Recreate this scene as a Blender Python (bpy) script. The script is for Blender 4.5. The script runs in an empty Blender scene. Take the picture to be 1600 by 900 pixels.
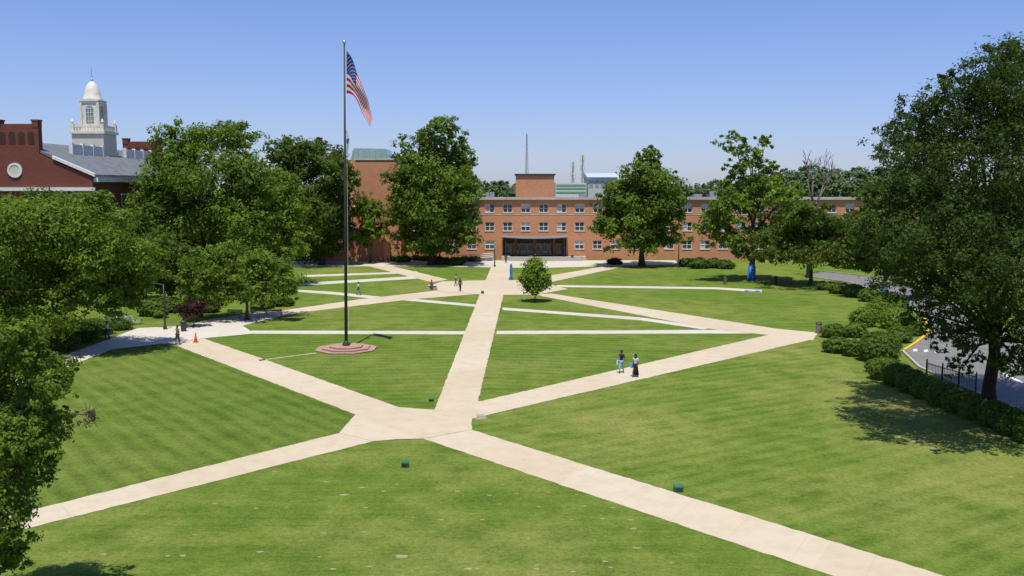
import bpy, bmesh, math, random
import numpy as np
from mathutils import Vector, Matrix
R = math.radians
random.seed(7)
scene = bpy.context.scene
col = scene.collection
H = 14.5; F = 1500.0; P = math.atan(160/1500)
FW = Vector((0, math.cos(P), -math.sin(P))); UP = Vector((0, math.sin(P), math.cos(P)))
def ray(px, py): return FW + Vector((1,0,0))*((px-800)/F) + UP*(-(py-450)/F)
def G(px, py, z=0.0):
    d = ray(px, py); t = (z-H)/d.z
    return Vector((d.x*t, d.y*t, z))
def at(px, py, Y):
    d = ray(px, py); t = Y/d.y
    return Vector((d.x*t, Y, H+d.z*t))

# ---------------------------------------------------------------- helpers
GROUPS={'shade_tree':'large shade trees around the lawn','small_tree':'small trees around the lawn','round_shrub':'rounded shrubs','loose_shrub':'loose shrubs','hedge':'hedges by the road',
 'street_lamp':'street lamps around the lawn','park_bench':'park benches under the trees','litter_bin':'litter bins','utility_box':'green utility boxes in the grass','person':'people crossing the lawn',
 'antenna_tower':'antenna towers beyond the hall','shoulder_bag':'bags carried by the walkers'}
def tag(o, label=None, cat=None, group=None, kind=None):
    if label: o['label'] = label
    if cat: o['category'] = cat
    if group: o['group'] = group
    if kind: o['kind'] = kind
    return o
def empty(name, loc, rz=0):
    o = bpy.data.objects.new(name, None); col.objects.link(o)
    o.location = loc; o.rotation_euler = (0,0,rz); o.empty_display_size = .3
    return o
def thing(name, label, cat, loc, rz=0, group=None):
    return tag(empty(name, loc, rz), label, cat, group or GROUPS.get(name))
def wl(o):
    v = Vector((0,0,0))
    while o is not None:
        v += Vector(o.location); o = o.parent
    return v
def copy_tree(o, parent=None):
    c = o.copy(); col.objects.link(c)
    if parent: c.parent = parent
    for ch in list(o.children): copy_tree(ch, c)
    return c

class MB:
    def __init__(s): s.v=[]; s.f=[]; s.m=[]
    def add(s, vs, fs, mi=0):
        b=len(s.v); s.v += [tuple(v) for v in vs]
        for f in fs: s.f.append([b+i for i in f]); s.m.append(mi)
        return s
    def box(s,x0,x1,y0,y1,z0,z1,mi=0):
        return s.add([(x0,y0,z0),(x1,y0,z0),(x1,y1,z0),(x0,y1,z0),(x0,y0,z1),(x1,y0,z1),(x1,y1,z1),(x0,y1,z1)],
              [(0,3,2,1),(4,5,6,7),(0,1,5,4),(1,2,6,5),(2,3,7,6),(3,0,4,7)],mi)
    def obox(s,c,size,rz=0,mi=0):
        ca,sa=math.cos(rz),math.sin(rz); vs=[]
        for z in (-.5,.5):
            for x,y in ((-.5,-.5),(.5,-.5),(.5,.5),(-.5,.5)):
                X=x*size[0];Y=y*size[1]
                vs.append((c[0]+X*ca-Y*sa,c[1]+X*sa+Y*ca,c[2]+z*size[2]))
        return s.add(vs,[(0,3,2,1),(4,5,6,7),(0,1,5,4),(1,2,6,5),(2,3,7,6),(3,0,4,7)],mi)
    def bar(s,a,b,w,mi=0): return s.tube([a,b],[w*.7,w*.7],4,mi)
    def tube(s,pts,rads,n=8,mi=0):
        pts=[Vector(p) for p in pts]; vs=[]; fs=[]
        for i,p in enumerate(pts):
            d=(pts[min(i+1,len(pts)-1)]-pts[max(i-1,0)]).normalized()
            ref=Vector((1,0,0)) if abs(d.x)<.8 else Vector((0,1,0))
            a=d.cross(ref).normalized(); b=d.cross(a)
            for k in range(n):
                t=2*math.pi*(k+.5)/n
                vs.append(p+(a*math.cos(t)+b*math.sin(t))*rads[i])
        for i in range(len(pts)-1):
            for k in range(n):
                k2=(k+1)%n
                fs.append((i*n+k,i*n+k2,(i+1)*n+k2,(i+1)*n+k))
        fs.append(tuple(range(n))[::-1]); fs.append(tuple((len(pts)-1)*n+k for k in range(n)))
        return s.add(vs,fs,mi)
    def lathe(s,cx,cy,prof,n=16,mi=0,rot=0,squash=1):
        vs=[];fs=[]
        for r,z in prof:
            for k in range(n):
                t=2*math.pi*k/n+rot
                vs.append((cx+r*math.cos(t),cy+r*math.sin(t)*squash,z))
        for i in range(len(prof)-1):
            for k in range(n):
                k2=(k+1)%n
                fs.append((i*n+k,i*n+k2,(i+1)*n+k2,(i+1)*n+k))
        fs.append(tuple(range(n))[::-1]); fs.append(tuple((len(prof)-1)*n+k for k in range(n)))
        return s.add(vs,fs,mi)
    def extr_y(s,poly,y0,y1,mi=0):
        n=len(poly)
        vs=[(x,y0,z) for x,z in poly]+[(x,y1,z) for x,z in poly]
        fs=[tuple(range(n)),tuple(range(n,2*n))[::-1]]+[(i,i+n,(i+1)%n+n,(i+1)%n) for i in range(n)]
        return s.add(vs,fs,mi)
    def extr_x(s,poly,x0,x1,mi=0):
        n=len(poly)
        vs=[(x0,y,z) for y,z in poly]+[(x1,y,z) for y,z in poly]
        fs=[tuple(range(n)),tuple(range(n,2*n))[::-1]]+[(i,i+n,(i+1)%n+n,(i+1)%n) for i in range(n)]
        return s.add(vs,fs,mi)
    def build(s,name,mats,parent=None,smooth=False,local=False,origin=None,recalc=True):
        off=Vector((0,0,0))
        if parent is not None and not local: off=wl(parent)
        if origin is not None: off=Vector(origin)
        me=bpy.data.meshes.new(name)
        me.from_pydata([(v[0]-off.x,v[1]-off.y,v[2]-off.z) for v in s.v],[],s.f)
        if not isinstance(mats,(list,tuple)): mats=[mats]
        for m in mats: me.materials.append(m)
        me.polygons.foreach_set('material_index',s.m)
        if recalc:
            bm=bmesh.new(); bm.from_mesh(me); bmesh.ops.recalc_face_normals(bm,faces=bm.faces); bm.to_mesh(me); bm.free()
        if smooth: me.polygons.foreach_set('use_smooth',[True]*len(me.polygons))
        o=bpy.data.objects.new(name,me); col.objects.link(o)
        if parent is not None: o.parent=parent
        if origin is not None: o.location=origin
        return o

# ---------------------------------------------------------------- materials
def base_mat(name):
    m=bpy.data.materials.new(name); m.use_nodes=True
    nt=m.node_tree; b=nt.nodes['Principled BSDF']
    return m,nt,b
def N(nt,t,**kw):
    n=nt.nodes.new(t)
    for k,v in kw.items(): setattr(n,k,v)
    return n
def c4(c): return (c[0],c[1],c[2],1)
def pm(name,c1,c2=None,scale=2.0,rough=.8,bump=0,metal=0,spec=.3,detail=5,trans=0):
    m,nt,b=base_mat(name)
    b.inputs['Roughness'].default_value=rough; b.inputs['Metallic'].default_value=metal
    b.inputs['Specular IOR Level'].default_value=spec
    if c2 is None: c2=tuple(x*.8 for x in c1)
    tc=N(nt,'ShaderNodeTexCoord'); no=N(nt,'ShaderNodeTexNoise')
    no.inputs['Scale'].default_value=scale; no.inputs['Detail'].default_value=detail
    nt.links.new(tc.outputs['Object'],no.inputs['Vector'])
    r=N(nt,'ShaderNodeValToRGB'); r.color_ramp.elements[0].position=.3; r.color_ramp.elements[1].position=.7
    r.color_ramp.elements[0].color=c4(c1); r.color_ramp.elements[1].color=c4(c2)
    nt.links.new(no.outputs['Fac'],r.inputs['Fac']); nt.links.new(r.outputs['Color'],b.inputs['Base Color'])
    if bump:
        bu=N(nt,'ShaderNodeBump'); bu.inputs['Strength'].default_value=bump; bu.inputs['Distance'].default_value=.05
        nt.links.new(no.outputs['Fac'],bu.inputs['Height']); nt.links.new(bu.outputs['Normal'],b.inputs['Normal'])
    if trans:
        tr=N(nt,'ShaderNodeBsdfTranslucent'); nt.links.new(r.outputs['Color'],tr.inputs['Color'])
        mx=N(nt,'ShaderNodeMixShader'); mx.inputs[0].default_value=trans
        nt.links.new(b.outputs[0],mx.inputs[1]); nt.links.new(tr.outputs[0],mx.inputs[2]); nt.links.new(mx.outputs[0],nt.nodes['Material Output'].inputs['Surface'])
    return m
def mixc(nt,a,b_,fac,mode='MIX'):
    n=N(nt,'ShaderNodeMix',data_type='RGBA',blend_type=mode)
    for sock,val in ((n.inputs[6],a),(n.inputs[7],b_),(n.inputs[0],fac)):
        if isinstance(val,bpy.types.NodeSocket): nt.links.new(val,sock)
        elif isinstance(val,(int,float)): sock.default_value=val
        else: sock.default_value=c4(val)
    return n.outputs[2]
def mth(nt,op,a,b_=None):
    n=N(nt,'ShaderNodeMath',operation=op)
    for i,val in enumerate((a,b_)):
        if val is None: continue
        if isinstance(val,(int,float)): n.inputs[i].default_value=val
        else: nt.links.new(val,n.inputs[i])
    return n.outputs[0]
def noise(nt,vec,scale,detail=4,rough=.55):
    n=N(nt,'ShaderNodeTexNoise'); n.inputs['Scale'].default_value=scale; n.inputs['Detail'].default_value=detail
    n.inputs['Roughness'].default_value=rough
    nt.links.new(vec,n.inputs['Vector']); return n.outputs['Fac']
def ramp(nt,fac,p0,p1,c0=(0,0,0),c1=(1,1,1)):
    r=N(nt,'ShaderNodeValToRGB'); e=r.color_ramp.elements
    e[0].position=p0; e[1].position=p1; e[0].color=c4(c0); e[1].color=c4(c1)
    nt.links.new(fac,r.inputs['Fac']); return r.outputs['Color']

def brick_mat(name,ca,cb,mortar,stain=.25):
    m,nt,b=base_mat(name); b.inputs['Roughness'].default_value=.9; b.inputs['Specular IOR Level'].default_value=.15
    tc=N(nt,'ShaderNodeTexCoord'); sx=N(nt,'ShaderNodeSeparateXYZ'); nt.links.new(tc.outputs['Object'],sx.inputs[0])
    cx=N(nt,'ShaderNodeCombineXYZ'); nt.links.new(mth(nt,'ADD',sx.outputs[0],sx.outputs[1]),cx.inputs[0]); nt.links.new(sx.outputs[2],cx.inputs[1])
    br=N(nt,'ShaderNodeTexBrick'); nt.links.new(cx.outputs[0],br.inputs['Vector'])
    br.inputs['Scale'].default_value=1; br.inputs['Brick Width'].default_value=.4; br.inputs['Row Height'].default_value=.14
    br.inputs['Mortar Size'].default_value=.012; br.inputs['Color1'].default_value=c4(ca); br.inputs['Color2'].default_value=c4(cb); br.inputs['Mortar'].default_value=c4(mortar)
    n1=noise(nt,tc.outputs['Object'],.35,6); n2=noise(nt,tc.outputs['Object'],3,3)
    c=mixc(nt,br.outputs['Color'],tuple(x*.55 for x in ca),mth(nt,'MULTIPLY',ramp(nt,n1,.4,.75),stain))
    c=mixc(nt,c,tuple(min(1,x*1.25) for x in cb),mth(nt,'MULTIPLY',n2,.3))
    nt.links.new(c,b.inputs['Base Color'])
    return m

def lawn_mat(name,ang,cd,cl,per=2.2,amt=.3,dist=2.5,dry=.5):
    m,nt,b=base_mat(name); b.inputs['Roughness'].default_value=.95; b.inputs['Specular IOR Level'].default_value=.05
    tc=N(nt,'ShaderNodeTexCoord'); ob=tc.outputs['Object']
    mp=N(nt,'ShaderNodeMapping'); mp.inputs['Rotation'].default_value=(0,0,ang); nt.links.new(ob,mp.inputs['Vector'])
    w=N(nt,'ShaderNodeTexWave',wave_type='BANDS',bands_direction='X'); w.inputs['Scale'].default_value=.314/per
    w.inputs['Distortion'].default_value=dist; w.inputs['Detail'].default_value=3; w.inputs['Detail Scale'].default_value=.35
    nt.links.new(mp.outputs[0],w.inputs['Vector'])
    mp2=N(nt,'ShaderNodeMapping'); mp2.inputs['Scale'].default_value=(3.6,.12,1); nt.links.new(mp.outputs[0],mp2.inputs['Vector'])
    nS=noise(nt,mp2.outputs[0],1.0,4,.7)
    nL=noise(nt,ob,.05,5,.6); nM=noise(nt,ob,.45,5,.65); nF=noise(nt,ob,4,6,.8); nG=noise(nt,ob,11,3,.75)
    f=mth(nt,'MULTIPLY',w.outputs['Fac'],amt)
    f=mth(nt,'ADD',f,mth(nt,'MULTIPLY',nS,.45))
    f=mth(nt,'ADD',f,mth(nt,'MULTIPLY',nM,.7)); f=mth(nt,'ADD',f,mth(nt,'MULTIPLY',nF,1.15)); f=mth(nt,'ADD',f,mth(nt,'MULTIPLY',nG,1.0))
    f=mth(nt,'ADD',f,-1.18-amt*.5)
    c=mixc(nt,cd,cl,ramp(nt,f,0.06,.88))
    dr=mth(nt,'MULTIPLY',ramp(nt,mth(nt,'ADD',mth(nt,'MULTIPLY',nL,.75),mth(nt,'MULTIPLY',nM,.35)),.49,.67),mth(nt,'MULTIPLY',ramp(nt,nF,.3,.62),dry))
    c=mixc(nt,c,(.32,.30,.09),dr)
    nt.links.new(c,b.inputs['Base Color'])
    bu=N(nt,'ShaderNodeBump'); bu.inputs['Strength'].default_value=.85; bu.inputs['Distance'].default_value=.09
    nt.links.new(mth(nt,'ADD',nF,mth(nt,'MULTIPLY',nG,.5)),bu.inputs['Height']); nt.links.new(bu.outputs['Normal'],b.inputs['Normal'])
    return m

def path_mat(name,ca,cb,slab=7.0,joint=3.0):
    m,nt,b=base_mat(name); b.inputs['Roughness'].default_value=.9; b.inputs['Specular IOR Level'].default_value=.15
    tc=N(nt,'ShaderNodeTexCoord'); ob=tc.outputs['Object']
    sx=N(nt,'ShaderNodeSeparateXYZ'); nt.links.new(tc.outputs['UV'],sx.inputs[0]); u=sx.outputs[0]
    wn=N(nt,'ShaderNodeTexWhiteNoise',noise_dimensions='1D'); nt.links.new(mth(nt,'FLOOR',mth(nt,'DIVIDE',u,slab)),wn.inputs['W'])
    n1=noise(nt,ob,.12,4); n2=noise(nt,ob,.9,7,.7); n3=noise(nt,ob,20,2)
    f=mth(nt,'ADD',mth(nt,'MULTIPLY',wn.outputs['Value'],.3),mth(nt,'MULTIPLY',n1,.75))
    c=mixc(nt,ca,cb,ramp(nt,f,.25,.75))
    c=mixc(nt,c,tuple(x*.76 for x in ca),mth(nt,'MULTIPLY',ramp(nt,n2,.45,.78),.6))
    c=mixc(nt,c,tuple(x*.85 for x in ca),mth(nt,'MULTIPLY',n3,.35))
    fr=mth(nt,'FRACT',mth(nt,'DIVIDE',u,joint)); j=mth(nt,'LESS_THAN',fr,.012)
    c=mixc(nt,c,tuple(x*.6 for x in ca),mth(nt,'MULTIPLY',j,.25))
    nt.links.new(c,b.inputs['Base Color'])
    return m

def leaf_mat(name,ca,cb,trans=.33):
    m,nt,b=base_mat(name); b.inputs['Roughness'].default_value=.55; b.inputs['Specular IOR Level'].default_value=.12
    at_=N(nt,'ShaderNodeAttribute',attribute_name='tint')
    c=mixc(nt,ca,cb,at_.outputs['Fac'])
    nt.links.new(c,b.inputs['Base Color'])
    tr=N(nt,'ShaderNodeBsdfTranslucent'); nt.links.new(mixc(nt,c,(.35,.45,.05),.25),tr.inputs['Color'])
    mx=N(nt,'ShaderNodeMixShader'); mx.inputs[0].default_value=trans
    nt.links.new(b.outputs[0],mx.inputs[1]); nt.links.new(tr.outputs[0],mx.inputs[2])
    nt.links.new(mx.outputs[0],nt.nodes['Material Output'].inputs['Surface'])
    return m

M={}
M['brick']=brick_mat('brick_orange',(.47,.18,.088),(.565,.25,.13),(.52,.37,.26))
M['brickdark']=brick_mat('brick_dark',(.135,.036,.028),(.175,.052,.038),(.19,.12,.10),.45)
M['brickpave']=brick_mat('brick_plinth',(.42,.20,.14),(.5,.27,.2),(.5,.4,.33))
M['trim']=pm('white_trim',(.72,.72,.70),(.6,.6,.58),1.5,.6)
M['cream']=pm('cream_trim',(.74,.71,.61),(.62,.59,.5),1.5,.65)
M['stone']=pm('pale_stone',(.62,.59,.49),(.50,.48,.39),1.2,.8)
M['fascia']=pm('fascia',(.5,.47,.43),(.4,.37,.34),1,.7)
M['roof']=pm('flat_roof',(.28,.27,.26),(.2,.2,.2),.4,.9)
M['slate']=pm('slate',(.20,.215,.23),(.11,.12,.13),1.1,.75,.3)
M['glass']=pm('window_glass',(.03,.045,.06),(.06,.09,.12),.7,.08,spec=.6)
M['blind']=pm('blind',(.55,.57,.58),(.45,.47,.5),3,.8)
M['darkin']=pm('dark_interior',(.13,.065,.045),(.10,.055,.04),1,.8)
M['archshade']=pm('arch_shade',(.07,.03,.022),(.05,.022,.018),1,.9)
M['darkmetal']=pm('dark_metal',(.025,.025,.025),(.04,.04,.04),6,.45,spec=.5)
M['bronze']=pm('bronze_pole',(.032,.028,.025),(.05,.044,.038),4,.6,metal=.0)
M['silver']=pm('silver',(.6,.6,.6),(.5,.5,.5),4,.3,metal=.8)
M['greymetal']=pm('grey_metal',(.3,.31,.33),(.4,.41,.43),2,.5,metal=.3)
M['concrete']=pm('concrete',(.45,.42,.36),(.36,.33,.28),3,.9,.2)
M['bark']=pm('bark',(.05,.038,.03),(.09,.07,.054),5,.95,.6)
M['barkdark']=pm('bark_dark',(.018,.014,.012),(.035,.028,.022),5,.95,.6)
M['deadbark']=pm('dead_bark',(.12,.10,.085),(.18,.15,.13),5,.95,.3)
M['bluepaint']=pm('blue_paint',(.03,.12,.42),(.05,.18,.5),5,.6)
M['whitepaint']=pm('white_paint',(.8,.8,.78),(.7,.7,.68),6,.6)
M['yellow']=pm('yellow_kerb',(.75,.48,.04),(.62,.39,.05),3,.8)
M['asphalt']=pm('asphalt',(.165,.16,.15),(.22,.215,.20),.8,.9,.1)
M['orange']=pm('orange_plastic',(.8,.16,.02),(.7,.13,.02),4,.5)
M['greenbox']=pm('green_box',(.03,.10,.055),(.045,.13,.07),5,.6)
M['wood']=pm('bench_wood',(.10,.11,.09),(.15,.15,.12),6,.7)
M['soil']=pm('bare_soil',(.36,.30,.17),(.27,.24,.12),3,.95)
M['worn']=pm('worn_track',(.38,.36,.22),(.26,.28,.11),2,.95)
M['teal']=pm('teal_glazing',(.20,.34,.33),(.28,.44,.43),.5,.25,spec=.6)
M['flagred']=pm('flag_red',(.62,.012,.03),(.55,.01,.025),8,.8,trans=.45)
M['flagwhite']=pm('flag_white',(.85,.85,.85),(.78,.78,.8),8,.8,trans=.45)
M['flagblue']=pm('flag_blue',(.015,.03,.18),(.012,.022,.14),8,.8,trans=.3)
M['path']=path_mat('path_beige',(.55,.45,.305),(.61,.53,.395))
M['pathw']=path_mat('path_pale',(.56,.51,.415),(.62,.58,.495),9,2.0)

# ---------------------------------------------------------------- world, sun, camera
w=bpy.data.worlds.new('World'); scene.world=w; w.use_nodes=True
nt=w.node_tree; sky=nt.nodes.new('ShaderNodeTexSky'); sky.sky_type='NISHITA'; sky.sun_disc=False
sd=Vector((.03,.33,-.94)).normalized()
el=math.asin(-sd.z); az=math.atan2(-sd.x,-sd.y)
sky.sun_elevation=el; sky.sun_rotation=az; sky.altitude=0; sky.air_density=1.0; sky.dust_density=.3; sky.ozone_density=1.4
gmn=nt.nodes.new('ShaderNodeGamma'); gmn.inputs['Gamma'].default_value=.86; nt.links.new(sky.outputs[0],gmn.inputs['Color'])
tint=mixc(nt,gmn.outputs[0],(.80,.92,1.42),1.0,'MULTIPLY')
nt.links.new(tint,nt.nodes['Background'].inputs['Color']); nt.nodes['Background'].inputs['Strength'].default_value=.121
sl=bpy.data.lights.new('sun','SUN'); sl.energy=4.8; sl.angle=R(.5); sl.color=(1,.955,.85)
so=bpy.data.objects.new('sun',sl); col.objects.link(so); so.rotation_euler=sd.to_track_quat('-Z','Y').to_euler(); so.location=(-5,-40,80)
cam=bpy.data.cameras.new('camera'); co=bpy.data.objects.new('camera',cam); col.objects.link(co)
co.location=(0,0,H); co.rotation_euler=(R(90)-P,0,0); cam.sensor_width=36; cam.lens=36*F/1600; cam.clip_end=6000; cam.clip_start=.5
scene.camera=co
scene.view_settings.view_transform='Standard'; scene.view_settings.look='None'; scene.view_settings.exposure=0

# ---------------------------------------------------------------- ground, lawns, paths
CD=(.045,.094,.010); CL=(.19,.268,.040)
def sheet(name,pts,z,mat,jit=0,step=.6,struct=True):
    P3=[G(px,py) for px,py in pts]; out=[]
    n=len(P3)
    for i in range(n):
        a,b=P3[i],P3[(i+1)%n]; k=max(1,min(160,int((b-a).length/step))) if jit else 1
        for q in range(k):
            p=a.lerp(b,q/k); out.append((p.x+random.uniform(-jit,jit),p.y+random.uniform(-jit,jit),z))
    me=bpy.data.meshes.new(name); bm=bmesh.new()
    vs=[bm.verts.new(p) for p in out]; f=bm.faces.new(vs); bmesh.ops.triangulate(bm,faces=[f]); bmesh.ops.recalc_face_normals(bm,faces=bm.faces)
    uv=bm.loops.layers.uv.new('UVMap')
    for f in bm.faces:
        if f.normal.z<0: f.normal_flip()
        for l in f.loops: l[uv].uv=(l.vert.co.x*.8+l.vert.co.y*.6,l.vert.co.y)
    bm.to_mesh(me); bm.free(); me.materials.append(mat)
    o=bpy.data.objects.new(name,me); col.objects.link(o)
    if struct: o['kind']='structure'
    return o
def resample(pl,n):
    P3=[G(*p) for p in pl]; L=[0]
    for a,b in zip(P3,P3[1:]): L.append(L[-1]+(b-a).length)
    out=[]
    for i in range(n+1):
        t=L[-1]*i/n; k=0
        while k<len(L)-2 and t>L[k+1]: k+=1
        out.append(P3[k].lerp(P3[k+1],(t-L[k])/max(1e-6,L[k+1]-L[k])))
    return out,L[-1]
def ribbon(name,le,ri,z,mat,jit=.04):
    _,l1=resample(le,2); n=max(6,min(260,int(l1/.4)))
    a,_=resample(le,n); b,_=resample(ri,n)
    vs=[];fs=[]
    for i in range(n+1):
        for p in (a[i],b[i]): vs.append((p.x+random.uniform(-jit,jit),p.y+random.uniform(-jit,jit),z))
    for i in range(n): fs.append((2*i,2*i+1,2*i+3,2*i+2))
    me=bpy.data.meshes.new(name); me.from_pydata(vs,[],fs); uv=me.uv_layers.new(name='UVMap')
    for lp in me.loops:
        i=lp.vertex_index; uv.data[lp.index].uv=(l1*(i//2)/n,i%2)
    bm=bmesh.new(); bm.from_mesh(me)
    for f in bm.faces:
        f.normal_update()
        if f.normal.z<0: f.normal_flip()
    bm.to_mesh(me); bm.free()
    me.materials.append(mat); o=bpy.data.objects.new(name,me); col.objects.link(o); o['kind']='structure'
    return o
gm=lawn_mat('grass_ground',R(90),CD,CL,2,.10,4,.6)
gb=MB(); gb.add([(-3000,-200,0),(3000,-200,0),(3000,5000,0),(-3000,5000,0)],[(0,1,2,3)]); g=gb.build('ground',gm); g['kind']='structure'
LW=[([(288,532),(650,665),(-200,868),(-200,640),(80,585),(180,545)],lawn_mat('grass_w',R(-38),(.038,.083,.009),(.158,.238,.033),1.3,.22,3.0,.35)),
    ([(650,665),(1385,900),(1700,1005),(1700,2500),(-300,2500),(-300,895)],lawn_mat('grass_s',R(90),CD,(.198,.275,.042),1.2,.06,4,.75)),
    ([(650,665),(712,650),(1235,526),(1290,535),(1350,600),(1900,720),(1900,1062),(1385,900)],lawn_mat('grass_e',R(58),(.052,.102,.011),(.205,.28,.046),1.3,.16,3.6,.9)),
    ([(288,532),(395,519),(735,520),(700,648),(650,665)],lawn_mat('grass_nw',R(84),(.044,.095,.010),(.18,.26,.038),1.3,.17,3.2,.45)),
    ([(735,520),(1235,521),(700,648)],lawn_mat('grass_ne',R(100),(.044,.095,.010),(.18,.26,.038),1.3,.17,3.2,.55))]
for pts,mt in LW: sheet('lawn',pts,.004,mt)
pa,pw=M['path'],M['pathw']
ribbon('path',[(318,529),(400,557),(625,637),(690,660)],[(262,535),(400,588),(556,648),(620,672)],.012,pa)
ribbon('path',[(680,650),(737,672),(1475,900),(1700,969.5)],[(620,672),(665,687),(1300,900),(1700,1034)],.016,pa)
ribbon('path',[(560,668),(530,677),(60,795),(-200,860)],[(600,684),(583,690),(60,822),(-200,888)],.020,pa)
ribbon('path',[(740,630),(1203,523)],[(735,655),(1268,531)],.024,pa)
ribbon('path',[(676,648),(750,459),(768,416)],[(744,640),(787,459),(802,416)],.028,pa)
sheet('path',[(556,648),(530,677),(583,690),(620,687),(662,686),(737,672),(737,652),(766,644),(750,627),(682,641),(625,637)],.032,pa,.03)
ribbon('path',[(862,459),(1215,514),(1278,520)],[(832,460),(1110,514),(1203,524),(1270,532)],.020,pa)
ribbon('path',[(785,480.5),(1000,496),(1112,512)],[(785,484.5),(1000,500.5),(1100,515)],.016,pw)
ribbon('path',[(395,516.5),(737,517.5)],[(380,521.5),(735,522.5)],.008,pw)
ribbon('path',[(776,517),(1215,515)],[(776,522),(1205,521)],.008,pw)
ribbon('path',[(637,466),(751,476.5)],[(628,469),(749,480)],.008,pw)
ribbon('path',[(700,452),(560,468),(430,487)],[(752,459),(640,468),(480,487),(440,494)],.012,pa)
sheet('path',[(690,440),(672,447),(690,456),(760,461),(835,461),(888,452),(850,442),(805,438),(760,438)],.032,pa,.04)
ribbon('path',[(455,452),(520,456),(600,464)],[(455,455.5),(520,460),(588,467.5)],.008,pw)
ribbon('path',[(460,443),(655,431)],[(460,447),(670,434.5)],.012,pw)
ribbon('path',[(470,430),(650,424)],[(470,433),(655,426.5)],.008,pw)
ribbon('path',[(592,411),(700,437)],[(560,412),(674,441)],.016,pa)
ribbon('path',[(815,438),(940,417)],[(850,443),(968,418)],.012,pa)
ribbon('path',[(870,445.5),(1120,449),(1190,453)],[(870,448.5),(1120,452),(1190,457)],.008,pw)
ribbon('path',[(492,551.2),(404,562.5)],[(494,552.4),(406,563.9)],.012,M['worn'],.06)
ribbon('plaza',[(440,408),(640,407),(840,407),(1055,407)],[(440,417),(640,416),(840,419),(1060,413)],.020,pw)
ribbon('plaza',[(10,588),(150,538),(215,513),(300,509),(375,507)],[(30,604),(175,546.5),(262,536.5),(330,528),(398,521.5)],.036,pw)
ribbon('plaza',[(280,512),(330,499),(385,491),(436,486)],[(345,520),(385,508),(420,499),(443,494)],.040,pw)
# the road on the east side
sheet('road',[(1255,430),(1330,441),(1400,463),(1442,492),(1452,515),(1416,547),(1440,574),(1530,614),(1760,705),(1900,700),(1720,600),(1600,545),(1510,490),(1450,455),(1380,436),(1285,425)],.010,M['asphalt'])
def kerb(pl,mat):
    b=MB()
    p3=[G(*p) for p in pl]
    for a,c in zip(p3,p3[1:]):
        d=(c-a); L=d.length; b.obox(((a.x+c.x)/2,(a.y+c.y)/2,.07),(L,.24,.14),math.atan2(d.y,d.x))
    o=b.build('kerb',mat); o['kind']='structure'
kerb([(1440,492),(1452,512),(1446,525),(1432,536),(1413,548)],M['yellow'])
kerb([(1410,549),(1437,575),(1528,615.5),(1760,707)],M['concrete'])
kerb([(1255,431),(1330,442.5),(1400,464.5),(1439,491)],M['concrete'])
kerb([(1285,424),(1380,434.5),(1450,453),(1510,488),(1600,543),(1720,598)],M['concrete'])
def marks(name,pl,z,mat):
    b=MB(); b.add([G(px,py,z) for px,py in pl],[tuple(range(len(pl)))])
    o=b.build(name,mat); o['kind']='structure'; return o
for pl in ([(1426,546),(1432,544.8),(1434,548),(1428,549.2)],[(1443,547),(1449,545.8),(1451,549),(1445,550.2)],[(1459,548),(1465,546.8),(1467,550),(1461,551.2)],[(1562,583),(1566,582),(1600,597),(1597,599)],[(1640,617),(1644,616),(1690,638),(1686,639)]):
    marks('road_marking',pl,.016,M['whitepaint'])
b=MB()
def patch(px,py,r,asp=.8):
    c=G(px,py,.009); n=11; ph=random.random()*6
    b.add([(c.x+r*random.uniform(.45,1.15)*math.cos(ph+2*math.pi*k/n),c.y+asp*r*random.uniform(.45,1.15)*math.sin(ph+2*math.pi*k/n),.009) for k in range(n)],[tuple(range(n))])
for (px,py,r) in [(627,869,.34),(538,773,.26),(733,888,.2),(838,889,.17),(945,877,.16),(994,856,.2),(989,826,.18),(985,812,.16),(520,889,.18),(286,868,.18),(1050,879,.16),(895,893,.15),(1437,690,.5),(1460,700,.4),(1580,745,.2),(430,737,.15),(1405,682,.35)]: patch(px,py,r,.6)
for row,(y0,x0,x1,st) in enumerate([(757,500,960,58),(772,600,940,52),(790,330,980,58),(812,520,1000,60),(836,240,700,66),(866,170,560,80),(885,400,1000,90)]):
    x=x0
    while x<x1:
        if random.random()<.85: patch(x+random.uniform(-14,14),y0+random.uniform(-5,5),random.uniform(.09,.19),.5)
        x+=st
o=b.build('bare_patches',M['soil']); o['kind']='structure'

# ---------------------------------------------------------------- foliage
LM={'oak':leaf_mat('leaf_oak',(.044,.096,.010),(.19,.285,.032)),
    'soft':leaf_mat('leaf_soft',(.052,.110,.011),(.22,.32,.038),.38),
    'bright':leaf_mat('leaf_bright',(.062,.13,.012),(.24,.345,.040),.38),
    'dark':leaf_mat('leaf_dark',(.030,.066,.009),(.125,.19,.025),.3),
    'backlit':leaf_mat('leaf_backlit',(.016,.037,.007),(.066,.108,.016),.22),  # right-edge tree: shade of its backlit side is put into the leaf colour
    'olive':leaf_mat('leaf_olive',(.05,.085,.02),(.16,.21,.05)),
    'purple':leaf_mat('leaf_purple',(.028,.009,.013),(.075,.028,.034)),
    'shrub':leaf_mat('leaf_shrub',(.055,.105,.012),(.16,.24,.033)),
    'pale':leaf_mat('leaf_pale',(.16,.26,.14),(.5,.58,.45)),
    'brown':leaf_mat('leaf_brown',(.10,.06,.03),(.2,.14,.08)),
    'far':leaf_mat('leaf_far_haze',(.065,.12,.045),(.14,.205,.08),.15)}  # far woods: distance haze mixed into the paler leaf colour
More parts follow.
